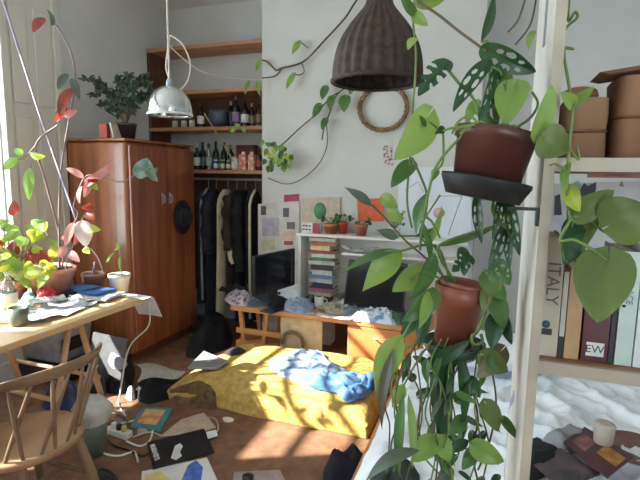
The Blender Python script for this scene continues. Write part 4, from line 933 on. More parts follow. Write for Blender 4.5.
# power strip and cables
q = [F(106, 434), F(126, 441), F(133, 436), F(113, 429)]
c = sum(q, V((0, 0, 0)))/4
t = thing('power_strip', 'white multi-socket power strip among cables on the floor', 'power strip', c)
MB().prism([V((p.x, p.y, .001)) for p in q], (0, 0, .035)).build('body', whitep_m, t, bevel=.004)
for k in (.25, .5, .75):
    e = q[0]+(q[1]-q[0])*k; e2 = q[3]+(q[2]-q[3])*k; m_ = (e+e2)/2
    MB().lathe([(0, 0), (.016, 0), (.016, .03), (.01, .034), (0, .034)], (m_.x, m_.y, .036), 12).build('plug', [whitep_m, blackp_m, cm((206, 200, 120))][int(k*4)-1], t)
def cable(pl, r, m, label, name='cable', z=None):
    pts = crp([F(*a[:2], a[2] if len(a) > 2 else r+.001) for a in pl], 6); one(name, MB().tube(pts, r, 6), m, label, 'cable')
cable(((126, 441, .02), (140, 446), (150, 440), (152, 426), (140, 420), (120, 424), (108, 430, .02)), .006, whitep_m, 'white cable looping around the power strip')
cable(((108, 434, .02), (98, 440), (102, 452), (118, 456), (134, 452), (138, 462)), .006, whitep_m, 'white cable curling in front of the power strip')
cable(((133, 437, .02), (150, 432), (165, 436), (180, 430), (196, 420), (214, 418), (218, 430), (208, 436)), .004, cm((196, 190, 180)), 'thin pale cable running over the paper bag towards the mattress')
cable(((96, 424), (104, 416), (118, 414), (128, 420), (122, 428)), .007, cm((120, 112, 106)), 'grey cable coil behind the power strip')
cable(((100, 428), (112, 444), (128, 450), (142, 456), (150, 452)), .006, blackp_m, 'black cable lying in front of the power strip')
cable(((88, 420), (100, 432), (110, 426), (120, 434)), .005, whitep_m, 'short white cable coming from beside the bin')
fheap(((90, 484), (94, 475), (106, 472), (116, 476), (118, 486), (104, 492)), blackp_m, .06, 'black shoe toe at the very bottom of the floor beside the chair', 'shoe', 'shoe', 4)
for px, py, c_, lab in ((118, 422, (150, 140, 130), 'small crumpled receipt behind the power strip'), (104, 418, (206, 200, 190), 'small white wrapper near the bin by the cables'), (142, 432, (176, 160, 140), 'scrap of paper between power strip and picture book'), (228, 420, (236, 226, 206), 'tiny paper scrap on the sunny floor by the mattress')):
    p = F(px, py); one('paper_scrap', MB().heap([p+V((.04*cos(a)*(1+.3*sin(3*a)), .03*sin(a), 0)) for a in [i*.9 for i in range(7)]], 0, .02, px), cm(c_), lab, 'paper')
# hanging white cable from the desk end
one('desk_cable', MB().tube(crp([V((DX1-.02, DY1+.012, DZ-.01)), V((DX1-.02, DY1+.02, .55)), Z(129, 348, .38)+V((0, .0, 0)), F(120, 394, .06), F(118, 404, .008), F(126, 416, .008)], 6), .005, 6), whitep_m, 'white cable hanging off the far end of the desk to the floor', 'cable')

# ------------------------------------------------------------------ bed
EX0, EX1, EY0, EY1 = -.42, 1.55, 1.45, 2.92
bd = thing('bed', 'wooden framed bed with rumpled white bedding behind the bookcase', 'bed', (.55, 2.1, 0))
for x in (EX0+.03, EX1-.03):
    for y in (EY0+.04, EY1-.04): MB().box((x, y, .14), (.05, .05, .28)).build('leg', bench_m, bd)
fb = MB(); fb.b2((EX0-.01, EY0, .24), (EX0+.03, EY1, .4)); fb.b2((EX1-.03, EY0, .24), (EX1, EY1, .4)); fb.b2((EX0+.03, EY0, .24), (EX1-.03, EY0+.03, .4)); fb.b2((EX0+.03, EY1-.03, .24), (EX1-.03, EY1, .4))
fb.build('frame', bench_m, bd, bevel=.004)
MB().b2((EX0+.04, EY0+.03, .28), (EX1-.03, EY1-.03, .45)).build('mattress', sheet_m, bd, bevel=.04, seg=3)
def bz(x, y):
    e = min(1, max(0, min(x-EX0, EX1-x, y-EY0, EY1-y)/.09))**.5
    n1 = noise.noise(V((x*2.2, y*2.2, 4)))*.03
    rg = (1-abs(noise.noise(V((x*3.2+y*2.1, y*3.6-x, 7)))*2))**3*.035
    r2 = (1-abs(noise.noise(V((x*7+1, y*6, 2)))*2))**3*.014
    r3 = (1-abs(noise.noise(V((x*11-y*5+3, y*9+x*6, 9)))*2))**4*.012
    return .412+(.08+n1+rg*1.15+r2*1.3+r3)*e
g = MB().grid(lambda u, v: V((EX0+.012+(EX1-EX0-.02)*u, EY0+(EY1-EY0)*v, bz(EX0+(EX1-EX0)*u, EY0+(EY1-EY0)*v))), 170, 140)
g.build('duvet', sheet_m, bd)
# pillow at far end
def pillow(c, w_, d_, h_, rz):
    R = Matrix.Rotation(rz, 3, 'Z'); g = MB()
    for sgn in (1, -1):
        def f(u, v):
            a, b = 2*u-1, 2*v-1; e = (1-abs(a)**3)**.5*(1-abs(b)**3)**.5
            return V(c)+R@V((a*w_/2*(1-.06*b*b), b*d_/2*(1-.06*a*a), sgn*h_/2*e+.01*e*noise.noise(V((a*2, b*2, sgn)))))
        g.grid(f, 18, 14)
    return g
one('pillow', pillow((.03, 2.68, .615), .66, .4, .15, .08), sheet_m, 'white pillow at the far left corner of the bed', 'pillow')
def E(px, py, z=.5): 
    for _ in range(4):
        p = Z(px, py, z); z = bz(min(max(p.x, EX0+.05), EX1-.05), min(max(p.y, EY0+.05), EY1-.05))
    return p
bzc = lambda x, y: bz(x, y)+.003
def eheap(pl, m, h, label, cat, name, seed=0, dz=0):
    return one(name, MB().heap([E(*a) for a in pl], lambda x, y: bzc(x, y)+dz, h, seed, fold=.5, fs=12), m, label, cat)
eheap(((540, 446), (552, 436), (572, 432), (588, 436), (582, 446), (560, 452)), greyc_m, .05, 'grey crumpled cloth on the bed behind the magazines', 'cloth', 'grey_cloth', 2)
eheap(((522, 452), (530, 440), (545, 440), (560, 452), (556, 470), (535, 482), (522, 478)), black_m, .05, 'black garment on the bed beside the bookcase post', 'garment', 'black_garment', 3)
def epaper(pts, m, label, name, cat, dz, th=.006, seed=0):
    q = [E(*a) for a in pts]; zz = max(p.z for p in q)+dz
    t = thing(name, label, cat, V((sum(p.x for p in q)/4, sum(p.y for p in q)/4, zz)))
    MB().prism([V((p.x, p.y, zz)) for p in q], (0, 0, th)).build('cover', m, t, bevel=.001); return t, q, zz+th
t, q, zz = epaper(((563, 448), (584, 436), (632, 474), (606, 490)), mat('maroon_cover', (84, 36, 44), (60, 26, 34), scale=12, rough=.35), 'maroon magazine with an ochre strip lying on the bed', 'magazine', 'magazine', .02)
def lerp2(q, u, v): a = q[0]+(q[1]-q[0])*v; b = q[3]+(q[2]-q[3])*v; return a+(b-a)*u
def patch(t, q, zz, u0, u1, v0, v1, m): MB().prism([V((lerp2(q, u, v).x, lerp2(q, u, v).y, zz)) for u, v in ((u0, v0), (u0, v1), (u1, v1), (u1, v0))], (0, 0, .0008)).build('picture', m, t)
patch(t, q, zz, .1, .4, .2, .7, mat('rose_picture', (150, 96, 96), (110, 62, 66), scale=30)); patch(t, q, zz, .55, .95, .4, .8, mat('ochre_picture', (196, 140, 60), (150, 96, 44), scale=30))
t, q, zz = epaper(((533, 474), (560, 452), (600, 480), (560, 500)), mat('dark_glossy', (86, 66, 68), (50, 38, 42), scale=9, rough=.2), 'dark glossy brochure lying in front of the maroon magazine', 'brochure', 'brochure', .012)
p = E(602, 452)
t = thing('cup', 'pale ribbed glass tumbler standing on the bed', 'tumbler', p)
MB().lathe([(0, .0), (.03, .0), (.034, .06), (.037, .1), (.034, .104), (.02, .106), (0, .106)], p+V((0, 0, .012)), 20).build('body', mat('frosted_beige', (190, 176, 164), (170, 156, 144), rough=.3), t)
MB().lathe([(0, 0), (.034, 0), (.034, .014), (0, .014)], p+V((0, 0, 0)), 20).build('foot', wl, t)
p = E(626, 458)
t = thing('dish', 'brown glass bowl at the right edge of the bed', 'bowl', p)
MB().lathe([(0, .0), (.06, .0), (.1, .03), (.115, .05), (.11, .05), (.095, .034), (.055, .008), (0, .008)], p+V((.03, 0, .005)), 28).build('bowl', mat('brown_glass', (140, 104, 92), (112, 78, 68), rough=.12), t)
# dark green garment at bed's near edge
eheap(((370, 478), (378, 470), (395, 466), (412, 468), (420, 480), (405, 492)), greenc_m, .05, 'dark green garment at the near left corner of the bed', 'garment', 'green_garment', 7)

# ------------------------------------------------------------------ bookcase
KX0, KY0, KY1 = .097, 1.0, 1.42
bkz = thing('bookcase', 'tall white bookcase seen through from the front at right', 'bookcase', (.6, 1.15, 0))
KX1 = 1.15
for x in (KX0, KX1): MB().b2((x, KY0, 0), (x+.019, KY1, 2.4)).build('side_panel', mat('case_white', (214, 210, 204), (196, 190, 182), rough=.5, scale=6), bkz, bevel=.002)
for x in (KX0, KX1): MB().b2((x, KY0-.004, 0), (x+.019, KY0, 2.4)).build('front_edge', oak_m, bkz)
kz1 = Y(600, 158, KY0).z; kz0 = Y(560, 364, KY0).z
for z, mm in ((kz1, caseboard_m), (kz0, caseboard_m), (2.3, oak_m)):
    s1 = MB().b2((KX0+.019, KY0+.012, z-.024), (KX1, KY1, z)).build('shelf', mm, bkz)
    MB().b2((KX0+.019, KY0, z-.025), (KX1, KY0+.012, z+.0005)).build('edge_strip', oak_m, s1)
MB().b2((KX0-.004, KY0+.16, 1.84), (KX0, KY0+.185, 2.4)).build('support_strip', silver_m, bkz)
# red/blue stickers on the side panel
for (a, b_, c_, e_, cc) in ((503, 372, 507, 392, (196, 120, 110)), (509, 390, 514, 402, (150, 150, 190)), (497, 380, 501, 400, (170, 80, 70))):
    pp = [X(*q, KX0-.0005) for q in ((a, b_), (c_, b_), (c_, e_), (a, e_))]
    pp = [V((q.x, min(max(q.y, KY0+.01), KY1-.01), q.z)) for q in pp]
    MB().prism(pp, (-.0006, 0, 0)).build('sticker', cm(cc), bkz)

def kbook(px0, px1, ptop, m, label, y=KY0+.035, dep=.17, z=None, txt=None):
    z = kz0 if z is None else z; x0 = Y(px0, 340, y).x; x1 = Y(px1, 340, y).x; zt_ = Y((px0+px1)/2, ptop, y).z
    w_ = x1-x0-.001; h_ = zt_-z
    t = thing('book', label, 'book', ((x0+x1)/2, y+dep/2, z), 'books standing on the lower bookcase shelf'); c = V(((x0+x1)/2, y, z+.001))
    cv = MB(); cv.b2((c.x-w_/2, y, c.z), (c.x-w_/2+.002, y+dep, c.z+h_)); cv.b2((c.x+w_/2-.002, y, c.z), (c.x+w_/2, y+dep, c.z+h_)); cv.b2((c.x-w_/2+.002, y, c.z), (c.x+w_/2-.002, y+.003, c.z+h_))
    cv.build('cover', m, t)
    MB().b2((c.x-w_/2+.003, y+.004, c.z+.004), (c.x+w_/2-.003, y+dep-.004, c.z+h_-.004)).build('pages', cm((214, 204, 184)), t)
    return t, c, w_, h_, y
def spine(t, s, size, x, y, z, m, down=True, wide=1): return text(s, size, fr((x, y-.0006, z), (0, 0, -1), (1, 0, 0)), m, t, wide=wide)
ink = cm((40, 36, 40)); 
t, c, w_, h_, y = kbook(538, 558, 238, mat('cream_spine', (192, 182, 166), (178, 166, 148), scale=12), 'thick cream book lettered ITALY on its spine next to the bookcase post')
zI = Y(546, 283, y).z
spine(t, 'ITALY', .034, c.x, y, zI, cm((96, 92, 100)))
MB().lathe([(0, 0), (.008, 0), (.008, .0008), (0, .0008)], Y(546, 324, y-.0004), 14, Matrix.Rotation(pi/2, 3, 'X')).build('emblem', cm((60, 92, 110)), t)
MB().b2((c.x-.014, y-.0008, c.z+.045), (c.x+.006, y, c.z+.058)).build('mark', ink, t)
t, c, w_, h_, y = kbook(558.5, 564, 272, cm((196, 190, 180)), 'thin off-white book beside the cream ITALY book')
MB().b2((c.x-w_/2, y-.0006, c.z), (c.x+w_/2, y, c.z+.045)).build('mark', ink, t)
kbook(564.5, 580, 268, mat('tan_spine', (184, 148, 110), (164, 126, 88), scale=12), 'tan book standing behind the large heart-shaped leaf')
t, c, w_, h_, y = kbook(582, 609, 286, mat('dark_red_spine', (92, 34, 38), (66, 24, 30), scale=10, rough=.35), 'dark red book with a white label at the foot of its spine')
MB().b2((c.x-w_*.33, y-.0008, c.z+.012), (c.x+w_*.36, y, c.z+.04)).build('paper_label', wl, t)
text('EW', .022, fr((c.x, y-.001, c.z+.026), (1, 0, 0), (0, 0, 1)), ink, t)
kbook(609.5, 615, 300, cm((36, 34, 40)), 'narrow black book between the dark red and the pale green')
t, c, w_, h_, y = kbook(616, 634, 252, mat('pale_green_spine', (186, 196, 190), (170, 182, 176), scale=12), 'pale grey-green book with small lettering at the right')
spine(t, 'PALACE', .016, c.x, y, Y(625, 290, y).z, cm((120, 124, 122)))
MB().lathe([(0, 0), (.003, 0), (.003, .0008), (0, .0008)], Y(624, 306, y-.0004), 10, Matrix.Rotation(pi/2, 3, 'X')).build('mark', ink, t)
kbook(635, 650, 246, mat('white_spine', (204, 206, 204), (188, 190, 188), scale=12), 'off-white book at the right edge of the lower bookcase shelf')
# white picture card with dark shapes behind
yk = KY1-.03
pp = [Y(*q, yk) for q in ((549, 184), (668, 180), (668, 262), (549, 262))]
t = thing('picture_card', 'large white picture card with dark figures leaning above the books', 'picture', V((pp[0].x*.5+pp[1].x*.5, yk, kz0)))
MB().prism([V((pp[0].x, yk, kz0+.001)), V((pp[1].x, yk, kz0+.001)), pp[1], pp[0]], (0, .006, 0)).build('card', paper_m, t)
def blob(pts, m, nme='figure'):
    MB().prism([Y(*q, yk-.0005) for q in pts], (0, -.0008, 0)).build(nme, m, t)
blob(((580, 190), (584, 183), (588, 186), (592, 184), (596, 182), (596, 190), (590, 200), (582, 200)), cm((44, 44, 52)))
blob(((555, 196), (560, 194), (562, 215), (554, 215)), cm((50, 52, 60)))
blob(((572, 184), (578, 180), (582, 186), (578, 192), (572, 190)), cm((170, 190, 196)))
blob(((619, 186), (622, 180), (624, 187)), cm((110, 150, 100)))
# lettered book lying flat on top of books / under the shelf
x0 = Y(588, 173, KY0+.05).x; x1 = Y(662, 173, KY0+.05).x; za = Y(620, 178, KY0+.05).z; zb_ = min(Y(620, 169.5, KY0+.05).z, kz1-.026)
t = thing('label_strip', 'orange-brown lettered label strip hanging under the upper shelf edge', 'label strip', ((x0+x1)/2, KY0+.05, za))
MB().b2((x0, KY0+.05, za), (x1, KY0+.055, zb_)).build('strip', cm((158, 92, 62)), t)
text('HOTMARKS', (zb_-za)*.9, fr(((x0+x1)/2-.012, KY0+.0495, (za+zb_)/2), (1, 0, 0), (0, 0, 1)), cm((96, 44, 36)), t, wide=1.0)
# bags on the upper shelf
def sack(px0, px1, ptop, y, m, label, name, cat, seam=None, seed=0, dep=.16):
    x0 = Y(px0, 140, y).x; x1 = Y(px1, 140, y).x; zt_ = Y((px0+px1)/2, ptop, y).z; c = V(((x0+x1)/2, y+dep/2, kz1)); w_ = x1-x0
    t = thing(name, label, cat, c); h_ = zt_-kz1
    def f(u, v):
        a = 2*pi*v; ca, sa = cos(a), sin(a); k = 1/max(abs(ca), abs(sa))**.75
        wv = 1+.03*noise.noise(V((ca*2+seed, sa*2, u*4)))+.02*sin(u*9+seed)
        return c+V((ca*k*w_/2*wv*.92, sa*k*dep/2*wv*.9, .001+h_*u))
    g = MB().grid(f, 14, 28); n = 29
    g.add([g.v[i] for i in range(28)], [tuple(range(28))[::-1]])
    tp = [g.v[14*n+i] for i in range(28)]
    g.add(tp+[c+V((0, 0, h_*.97))], [(i, (i+1) % 28, 28) for i in range(28)], True)
    g.build('body', m, t)
    if seam:
        for s_ in seam: MB().tube([f(s_, v/28)+(f(s_, v/28)-c).normalized()*.001 for v in range(29)], .003, 5, False).build('fold_line', cm((108, 72, 48)), t)
    return t, c, w_, h_
sack(562, 612, 97, KY0+.06, card_m, 'squat brown paper sack with a seam standing on the upper shelf', 'paper_sack', 'sack', (.45,), 1)
cp_ = V((Y(582, 92, KY0+.1).x, KY0+.12, Y(587, 98, KY0+.1).z))
one('clay_lid', MB().lathe([(0, 0), (.03, 0), (.034, .006), (.03, .018), (.016, .024), (0, .025)], cp_, 20), cm((150, 100, 70)), 'rounded brown clay lid resting on the squat paper sack', 'lid')
t, c, w_, h_ = sack(614, 668, 74, KY0+.05, mat('dark_card', (146, 106, 78), (122, 86, 62), rough=.85, scale=6, bump=.15), 'tall brown cardboard box with an open flap at the right of the upper shelf', 'cardboard_box', 'box', (.5,), 5)
MB().prism([Y(600, 72, KY0+.05), Y(660, 62, KY0+.05), Y(660, 66, KY0+.06), Y(610, 74, KY0+.06)], (0, .1, .0)).build('flap', card_m, t)

# ------------------------------------------------------------------ lamps
lc = D(170, 112, 3.0); R_ = 22*3.0/FPX
pn = thing('pendant_lamp', 'chrome dome pendant lamp on a white cord over the desk', 'lamp', lc)
dm = [(R_*cos(a), R_*sin(a)*1.15) for a in [rad(q) for q in range(-8, 86, 6)]]
MB().lathe([(R_*.97, -.01)]+dm+[(R_*.1, R_*1.15)], lc, 40).lathe([(R_*.94, -.012)]+[(x*.95, z*.95) for x, z in dm], lc, 40).build('shade', chrome_m, pn)
MB().lathe([(R_*.99, -.024), (R_*1.012, -.02), (R_*1.012, -.012), (R_*.99, -.008)], lc, 40).build('rim', whitep_m, pn)
tp = lc+V((0, 0, R_*1.13))
MB().lathe([(0, 0), (.022, 0), (.018, .03), (.01, .05), (0, .05)], tp, 16).build('socket', silver_m, pn)
ct = V((tp.x, tp.y, H))
MB().tube([tp+V((0, 0, .045)), ct], .006, 8).build('cord', cord_m, pn)
MB().tube(crp([tp+V((0, 0, .05)), D(166, 66, 3.0), D(169, 42, 2.98), D(171, 36, 2.98), D(182, 44, 2.97), D(190, 62, 2.97), D(188, 80, 2.97), D(180, 90, 2.94)], 6), .005, 7).build('loop_cord', cord_m, pn)
# string from lamp toward the vine
one('string', MB().tube(vpts([(169, 45, 2.98), (178, 54, 3.1), (190, 64, 3.3), (203, 72, 3.5), (220, 76, 3.7), (240, 79, 3.9), (262, 80, 4.05)]), .004, 6), cord_m, 'pale string running from the chrome lamp cord to the vine', 'string')

wc = D(377, 83, 1.75); WR = 44.5*1.75/FPX
wk = thing('wicker_lampshade', 'dark woven wicker bell lampshade hanging in front of the chimney wall', 'lampshade', wc)
prof = [(1.0, -.02), (1.02, .0), (1.0, .06), (.99, .25), (.97, .5), (.91, .8), (.8, 1.08), (.64, 1.36), (.47, 1.6), (.33, 1.8), (.27, 2.0), (.25, 2.15), (.25, 2.35)]
nr = len(prof); pz = crp([V((r, 0, z)) for r, z in prof], 5)
g = MB(); NN = 240
def wr(p, k): return p.x*WR*(1+.018*abs(sin(24*pi*k/NN))**.5)
vs = []; MM = 90
zs_ = [pz[min(len(pz)-1, int(i*(len(pz)-1)/MM))]*(1-(i*(len(pz)-1)/MM) % 1)+pz[min(len(pz)-1, int(i*(len(pz)-1)/MM)+1)]*((i*(len(pz)-1)/MM) % 1) for i in range(MM+1)]
for i, q in enumerate(zs_):
    for k in range(NN):
        a = 2*pi*k/NN; wv = sin(12*a)*(1 if i % 2 else -1)*.014
        r_ = q.x*WR*(1+wv+.022*cos(24*a)); vs.append(wc+V((cos(a)*r_, sin(a)*r_, q.z*WR*.9)))
g.add(vs, [(i*NN+k, i*NN+(k+1) % NN, (i+1)*NN+(k+1) % NN, (i+1)*NN+k) for i in range(MM) for k in range(NN)], True)
g.build('shade', wicker_m, wk)
MB().lathe([(1.0*WR, -.02*WR), (1.05*WR, 0), (1.05*WR, .05*WR), (.99*WR, .08*WR), (.95*WR, .03*WR), (1.0*WR, -.02*WR)], wc, 60).build('rim', wicker_m, wk)
MB().lathe([(.0, 1.1*WR), (.05*WR, 1.1*WR), (.05*WR, 1.75*WR)], wc, 14).build('socket', blackp_m, wk)
MB().tube([wc+V((0, 0, 1.7*WR)), V((wc.x, wc.y, H))], .006, 8).build('cord', blackp_m, wk)

# ------------------------------------------------------------------ vines on the wall
vn = thing('wall_vine', 'thin brown vine with pale green leaves trained across the chimney wall', 'vine', Y(300, 120, 3.97))
yv = 3.95
def vw(l, r=.006): return crp([Y(a, b, yv) for a, b in l], 6)
s_ = MB()
for l, r_ in ((((430, -75), (395, -40), (360, -4), (345, 18), (325, 40), (308, 58), (298, 64), (282, 68), (276, 70), (268, 62), (262, 60)), .008), (((282, 68), (275, 76), (262, 78)), .006), (((308, 48), (300, 42), (296, 44)), .005), (((302, 63), (304, 72), (298, 75), (292, 73)), .005),
              (((345, 88), (336, 96), (330, 112), (324, 128), (322, 140)), .006), (((340, 92), (330, 98), (315, 115), (300, 128), (285, 142), (272, 152)), .006), (((326, 120), (327, 145), (318, 165), (300, 180), (285, 184), (268, 178)), .004)):
    s_.tube(vw(l), r_, 6)
s_.build('stem', stembr_m, vn)
f_ = MB()
for (a, b_, c_, e_, w_, mm, kd) in ((301, 40, 292, 55, 7, leafb_m, 'lance'), (296, 72, 286, 90, 7, leafb_m, 'lance'), (262, 58, 256, 72, 6, leafb_m, 'lance'), (250, 80, 245, 95, 6, leafb_m, 'lance'), (258, 80, 260, 96, 5, leafb_m, 'lance'), (326, 88, 322, 100, 9, leafm_m, 'heart'), (346, 98, 344, 112, 13, leafm_m, 'heart'), (332, 98, 330, 110, 9, leafm_m, 'heart'), (320, 106, 313, 118, 9, leafm_m, 'heart'), (326, 120, 322, 130, 8, leafm_m, 'heart'), (338, 85, 336, 78, 6, leafm_m, 'heart'), (352, 88, 350, 95, 6, leafm_m, 'heart')):
    f_.mat(mm).leaf(Y(a, b_, yv-.03), Y(c_, e_, yv-.04), w_*4/FPX, kd, 25)
rr = random.Random(5)
for i in range(34):
    a = rr.uniform(266, 290); b_ = rr.uniform(141, 166); ang = rr.uniform(.3, 2.9)
    p = Y(a, b_, yv-.04-.08*rr.random()); f_.mat(rr.choice([leafb_m, leafb_m, leafy_m, leafm_m])).leaf(p, p+V((cos(ang)*.06, rr.uniform(-.04, .02), -sin(ang)*.07)), .05, 'oval', rr.uniform(-50, 50))
for a, b_, ang in ((240, 124, 2.5), (236, 130, 2.9), (243, 126, 1.2), (264, 140, 2.2)):
    p = Y(a, b_, yv-.05); f_.mat(leafb_m).leaf(p, p+V((cos(ang)*.07, 0, -sin(ang)*.07)), .045, 'oval', 20)
f_.build('foliage', None, vn)
one('bamboo_stick', MB().tube([Y(204, 113, 4.0), Y(222, 142, 3.99), Y(240, 172, 3.98)], .005, 6), cm((180, 170, 130)), 'thin pale stick leaning across the alcove bottle shelves', 'stick')

# ------------------------------------------------------------------ foreground plants
# upper pot on bracket
TL = Matrix.Rotation(rad(9), 3, fw)
u = UP; 
def tilt(deg): return Matrix.Rotation(rad(deg), 3, V((fw.x, fw.y, 0)).normalized())
DU = .95
pb = D(485, 184, DU)
upn = thing('swiss_cheese_plant', 'holey-leaved trailing plant in a maroon plastic pot on a black saucer beside the bookcase', 'plant', pb+V((0, 0, -.03)))
T7 = tilt(10)
rU = 40*DU/FPX; hU = .106
MB().lathe([(0, .002), (rU*.8, .002), (rU*.93, hU*.8), (rU*.99, hU*.81), (rU*1.01, hU), (rU*.96, hU), (rU*.9, hU*.86), (0, hU*.86)], pb, 36, T7).build('pot', maroon_m, upn)
MB().lathe([(0, hU*.88), (rU*.92, hU*.87), (rU*.92, hU*.86)], pb, 24, T7).build('soil', soil_m, upn)
MB().lathe([(0, -.03), (rU*.9, -.03), (rU*1.1, .004), (rU*1.1, .01), (rU*1.05, .008), (rU*.88, -.02), (0, -.02)], pb, 36, T7).build('saucer', mat('matt_black_plastic', (26, 26, 28), (20, 20, 22), rough=.6), upn)
brk = thing('shelf_bracket', 'black metal bracket holding the maroon pot saucer on the bookcase side', 'bracket', (KX0-.05, pb.y, pb.z-.05))
MB().b2((KX0-.06, pb.y-.01, pb.z-.05), (KX0-.0005, pb.y+.01, pb.z-.044)).build('arm', blackp_m, brk)
MB().b2((KX0-.006, max(pb.y-.015, KY0+.002), pb.z-.08), (KX0-.0005, max(pb.y+.015, KY0+.03), pb.z-.044)).build('plate', blackp_m, brk)
S, Fo = MB(), MB()
def sv(l, r=.0028, m=stem_m): S.mat(m).tube(vpts(l), r, 6)
def lf(x0_, y0_, x1_, y1_, w_, m, kind='heart', d=DU, d1=None, roll=0, curl=.1, fold=.18): Fo.mat(m).leaf(D(x0_, y0_, d), D(x1_, y1_, d1 or d-.02), w_*d/FPX, kind, roll, curl, fold)
sv([(488, 128, DU), (489, 90, DU), (489, 45, DU), (481, 42, DU)]); sv([(418, 2, DU+.1), (437, 14, DU+.06), (460, 32, DU+.03), (486, 51, DU)], .003, stembr_m)
sv([(482, 128, DU-.02), (474, 100, DU-.03), (463, 88, DU-.04), (445, 66, DU-.05)]); sv([(496, 128, DU), (503, 95, DU-.02), (500, 72, DU-.02), (486, 66, DU-.03)])
sv([(500, 128, DU), (510, 112, DU-.03), (514, 92, DU-.03)]); sv([(470, 128, DU-.03), (440, 160, DU-.02), (430, 185, DU), (422, 230, DU+.05), (420, 250, DU+.08)], .003)
sv([(520, 130, DU-.02), (540, 138, DU-.1), (546, 138, DU-.13)], .003)
sv([(415, -4, 1.15), (413, 20, 1.15), (416, 60, 1.13), (412, 120, 1.1), (410, 158, 1.1), (407, 200, 1.1), (412, 228, 1.1)], .0028)
sv([(437, 128, 1.05), (428, 122, 1.05), (424, 124, 1.05)]); sv([(412, 158, 1.1), (420, 175, 1.08), (427, 195, 1.08), (426, 215, 1.08), (432, 222, 1.08), (440, 238, 1.08)])
sv([(443, 130, DU), (443, 160, DU), (437, 170, DU)]); sv([(536, 0, .98), (530, 25, .98), (515, 45, .98)], .002, stembr_m); sv([(525, 0, .98), (518, 20, .98), (508, 32, .98)], .002, stembr_m)
lf(481, 42, 494, -8, 11, leafd_m, 'lance', roll=30)
lf(486, 50, 536, 72, 24, leafd_m, 'mon', roll=10, fold=.4); lf(446, 64, 418, 96, 22, leafd_m, 'split', roll=20, d=DU-.05)
lf(486, 65, 453, 112, 18, leafd_m, 'mon', roll=20, d=DU-.03); lf(497, 70, 478, 122, 16, leafd_m, 'mon', roll=-25, d=DU-.01); lf(504, 72, 505, 100, 14, leafm_m, 'mon', roll=40, d=DU-.02)
lf(502, 80, 494, 122, 24, leafo_m, 'heart', roll=-20); lf(514, 88, 506, 126, 32, leafb_m, 'heart', d=DU-.04, roll=10); lf(522, 90, 500, 112, 20, leafb_m, 'heart', d=DU-.03, roll=30)
lf(476, 104, 466, 126, 12, leafb_m, 'heart', roll=20); lf(480, 110, 500, 126, 12, leafm_m, 'heart', roll=40)
lf(546, 138, 569, 152, 36, leafo_m, 'heart', d=.82, roll=10); lf(538, 132, 552, 84, 20, leafb_m, 'heart', d=.84, roll=25)
lf(420, 2, 446, -2, 14, leafb_m, 'heart', d=1.05, roll=30); lf(413, 12, 400, -6, 10, leafm_m, 'heart', d=1.12); lf(416, 16, 428, 26, 12, leafb_m, 'heart', d=1.12); lf(414, 40, 408, 50, 10, leafb_m, 'heart', d=1.12, roll=30)
lf(426, 118, 394, 160, 36, leafb_m, 'heart', d=1.05, roll=-25); lf(410, 166, 391, 188, 18, leafm_m, 'heart', d=1.1, roll=20)
lf(424, 130, 414, 112, 12, leafm_m, 'lance', d=1.05); lf(445, 128, 434, 134, 8, leafd_m, 'lance'); lf(437, 168, 432, 182, 8, leafm_m, 'lance', d=1.0)
lf(428, 192, 416, 236, 15, leafm_m, 'lance', d=1.08, roll=40); lf(384, 198, 398, 208, 14, leafb_m, 'heart', d=1.4); lf(390, 212, 402, 222, 14, leafb_m, 'heart', d=1.4)
lf(533, 34, 529, 50, 9, leafb_m, 'heart', d=.98, roll=30)
# hanging holed leaves below saucer
sv([(478, 192, DU+.06), (477, 205, DU+.06), (480, 240, DU+.07)]); sv([(500, 192, DU+.05), (508, 215, DU+.06), (512, 240, DU+.08), (500, 290, DU+.12)]); sv([(492, 195, DU+.05), (496, 230, DU+.07), (488, 275, DU+.1)])
lf(478, 198, 482, 244, 11, leafd_m, 'mon', d=DU+.05, roll=20); lf(500, 200, 492, 240, 10, leafd_m, 'mon', d=DU+.05, roll=-20); lf(510, 206, 520, 256, 13, leafd_m, 'mon', d=DU+.04, roll=10)
lf(504, 228, 488, 272, 13, leafd_m, 'mon', d=DU+.06, roll=-10); lf(512, 232, 510, 268, 11, leafd_m, 'mon', d=DU+.06, roll=30); lf(494, 206, 508, 230, 9, leafm_m, 'mon', d=DU+.05, roll=30)
lf(470, 258, 452, 272, 16, leafd_m, 'split', d=1.12, roll=10); lf(462, 250, 464, 276, 14, leafd_m, 'mon', d=1.12, roll=-20); lf(496, 262, 510, 285, 18, leafm_m, 'mon', d=1.05, roll=0)
for l in (((456, 130), (470, 125), (490, 128), (505, 124), (524, 134)), ((460, 134), (478, 122), (500, 130), (515, 126), (531, 140)), ((515, 128), (530, 118), (538, 104), (532, 92)), ((470, 126), (452, 128), (443, 131)), ((480, 126), (470, 116), (458, 122), (452, 134))):
    sv([(x_, y_, DU-.07+.004*i) for i, (x_, y_) in enumerate(l)], .0025)
S.build('stem', None, upn); Fo.build('foliage', None, upn)

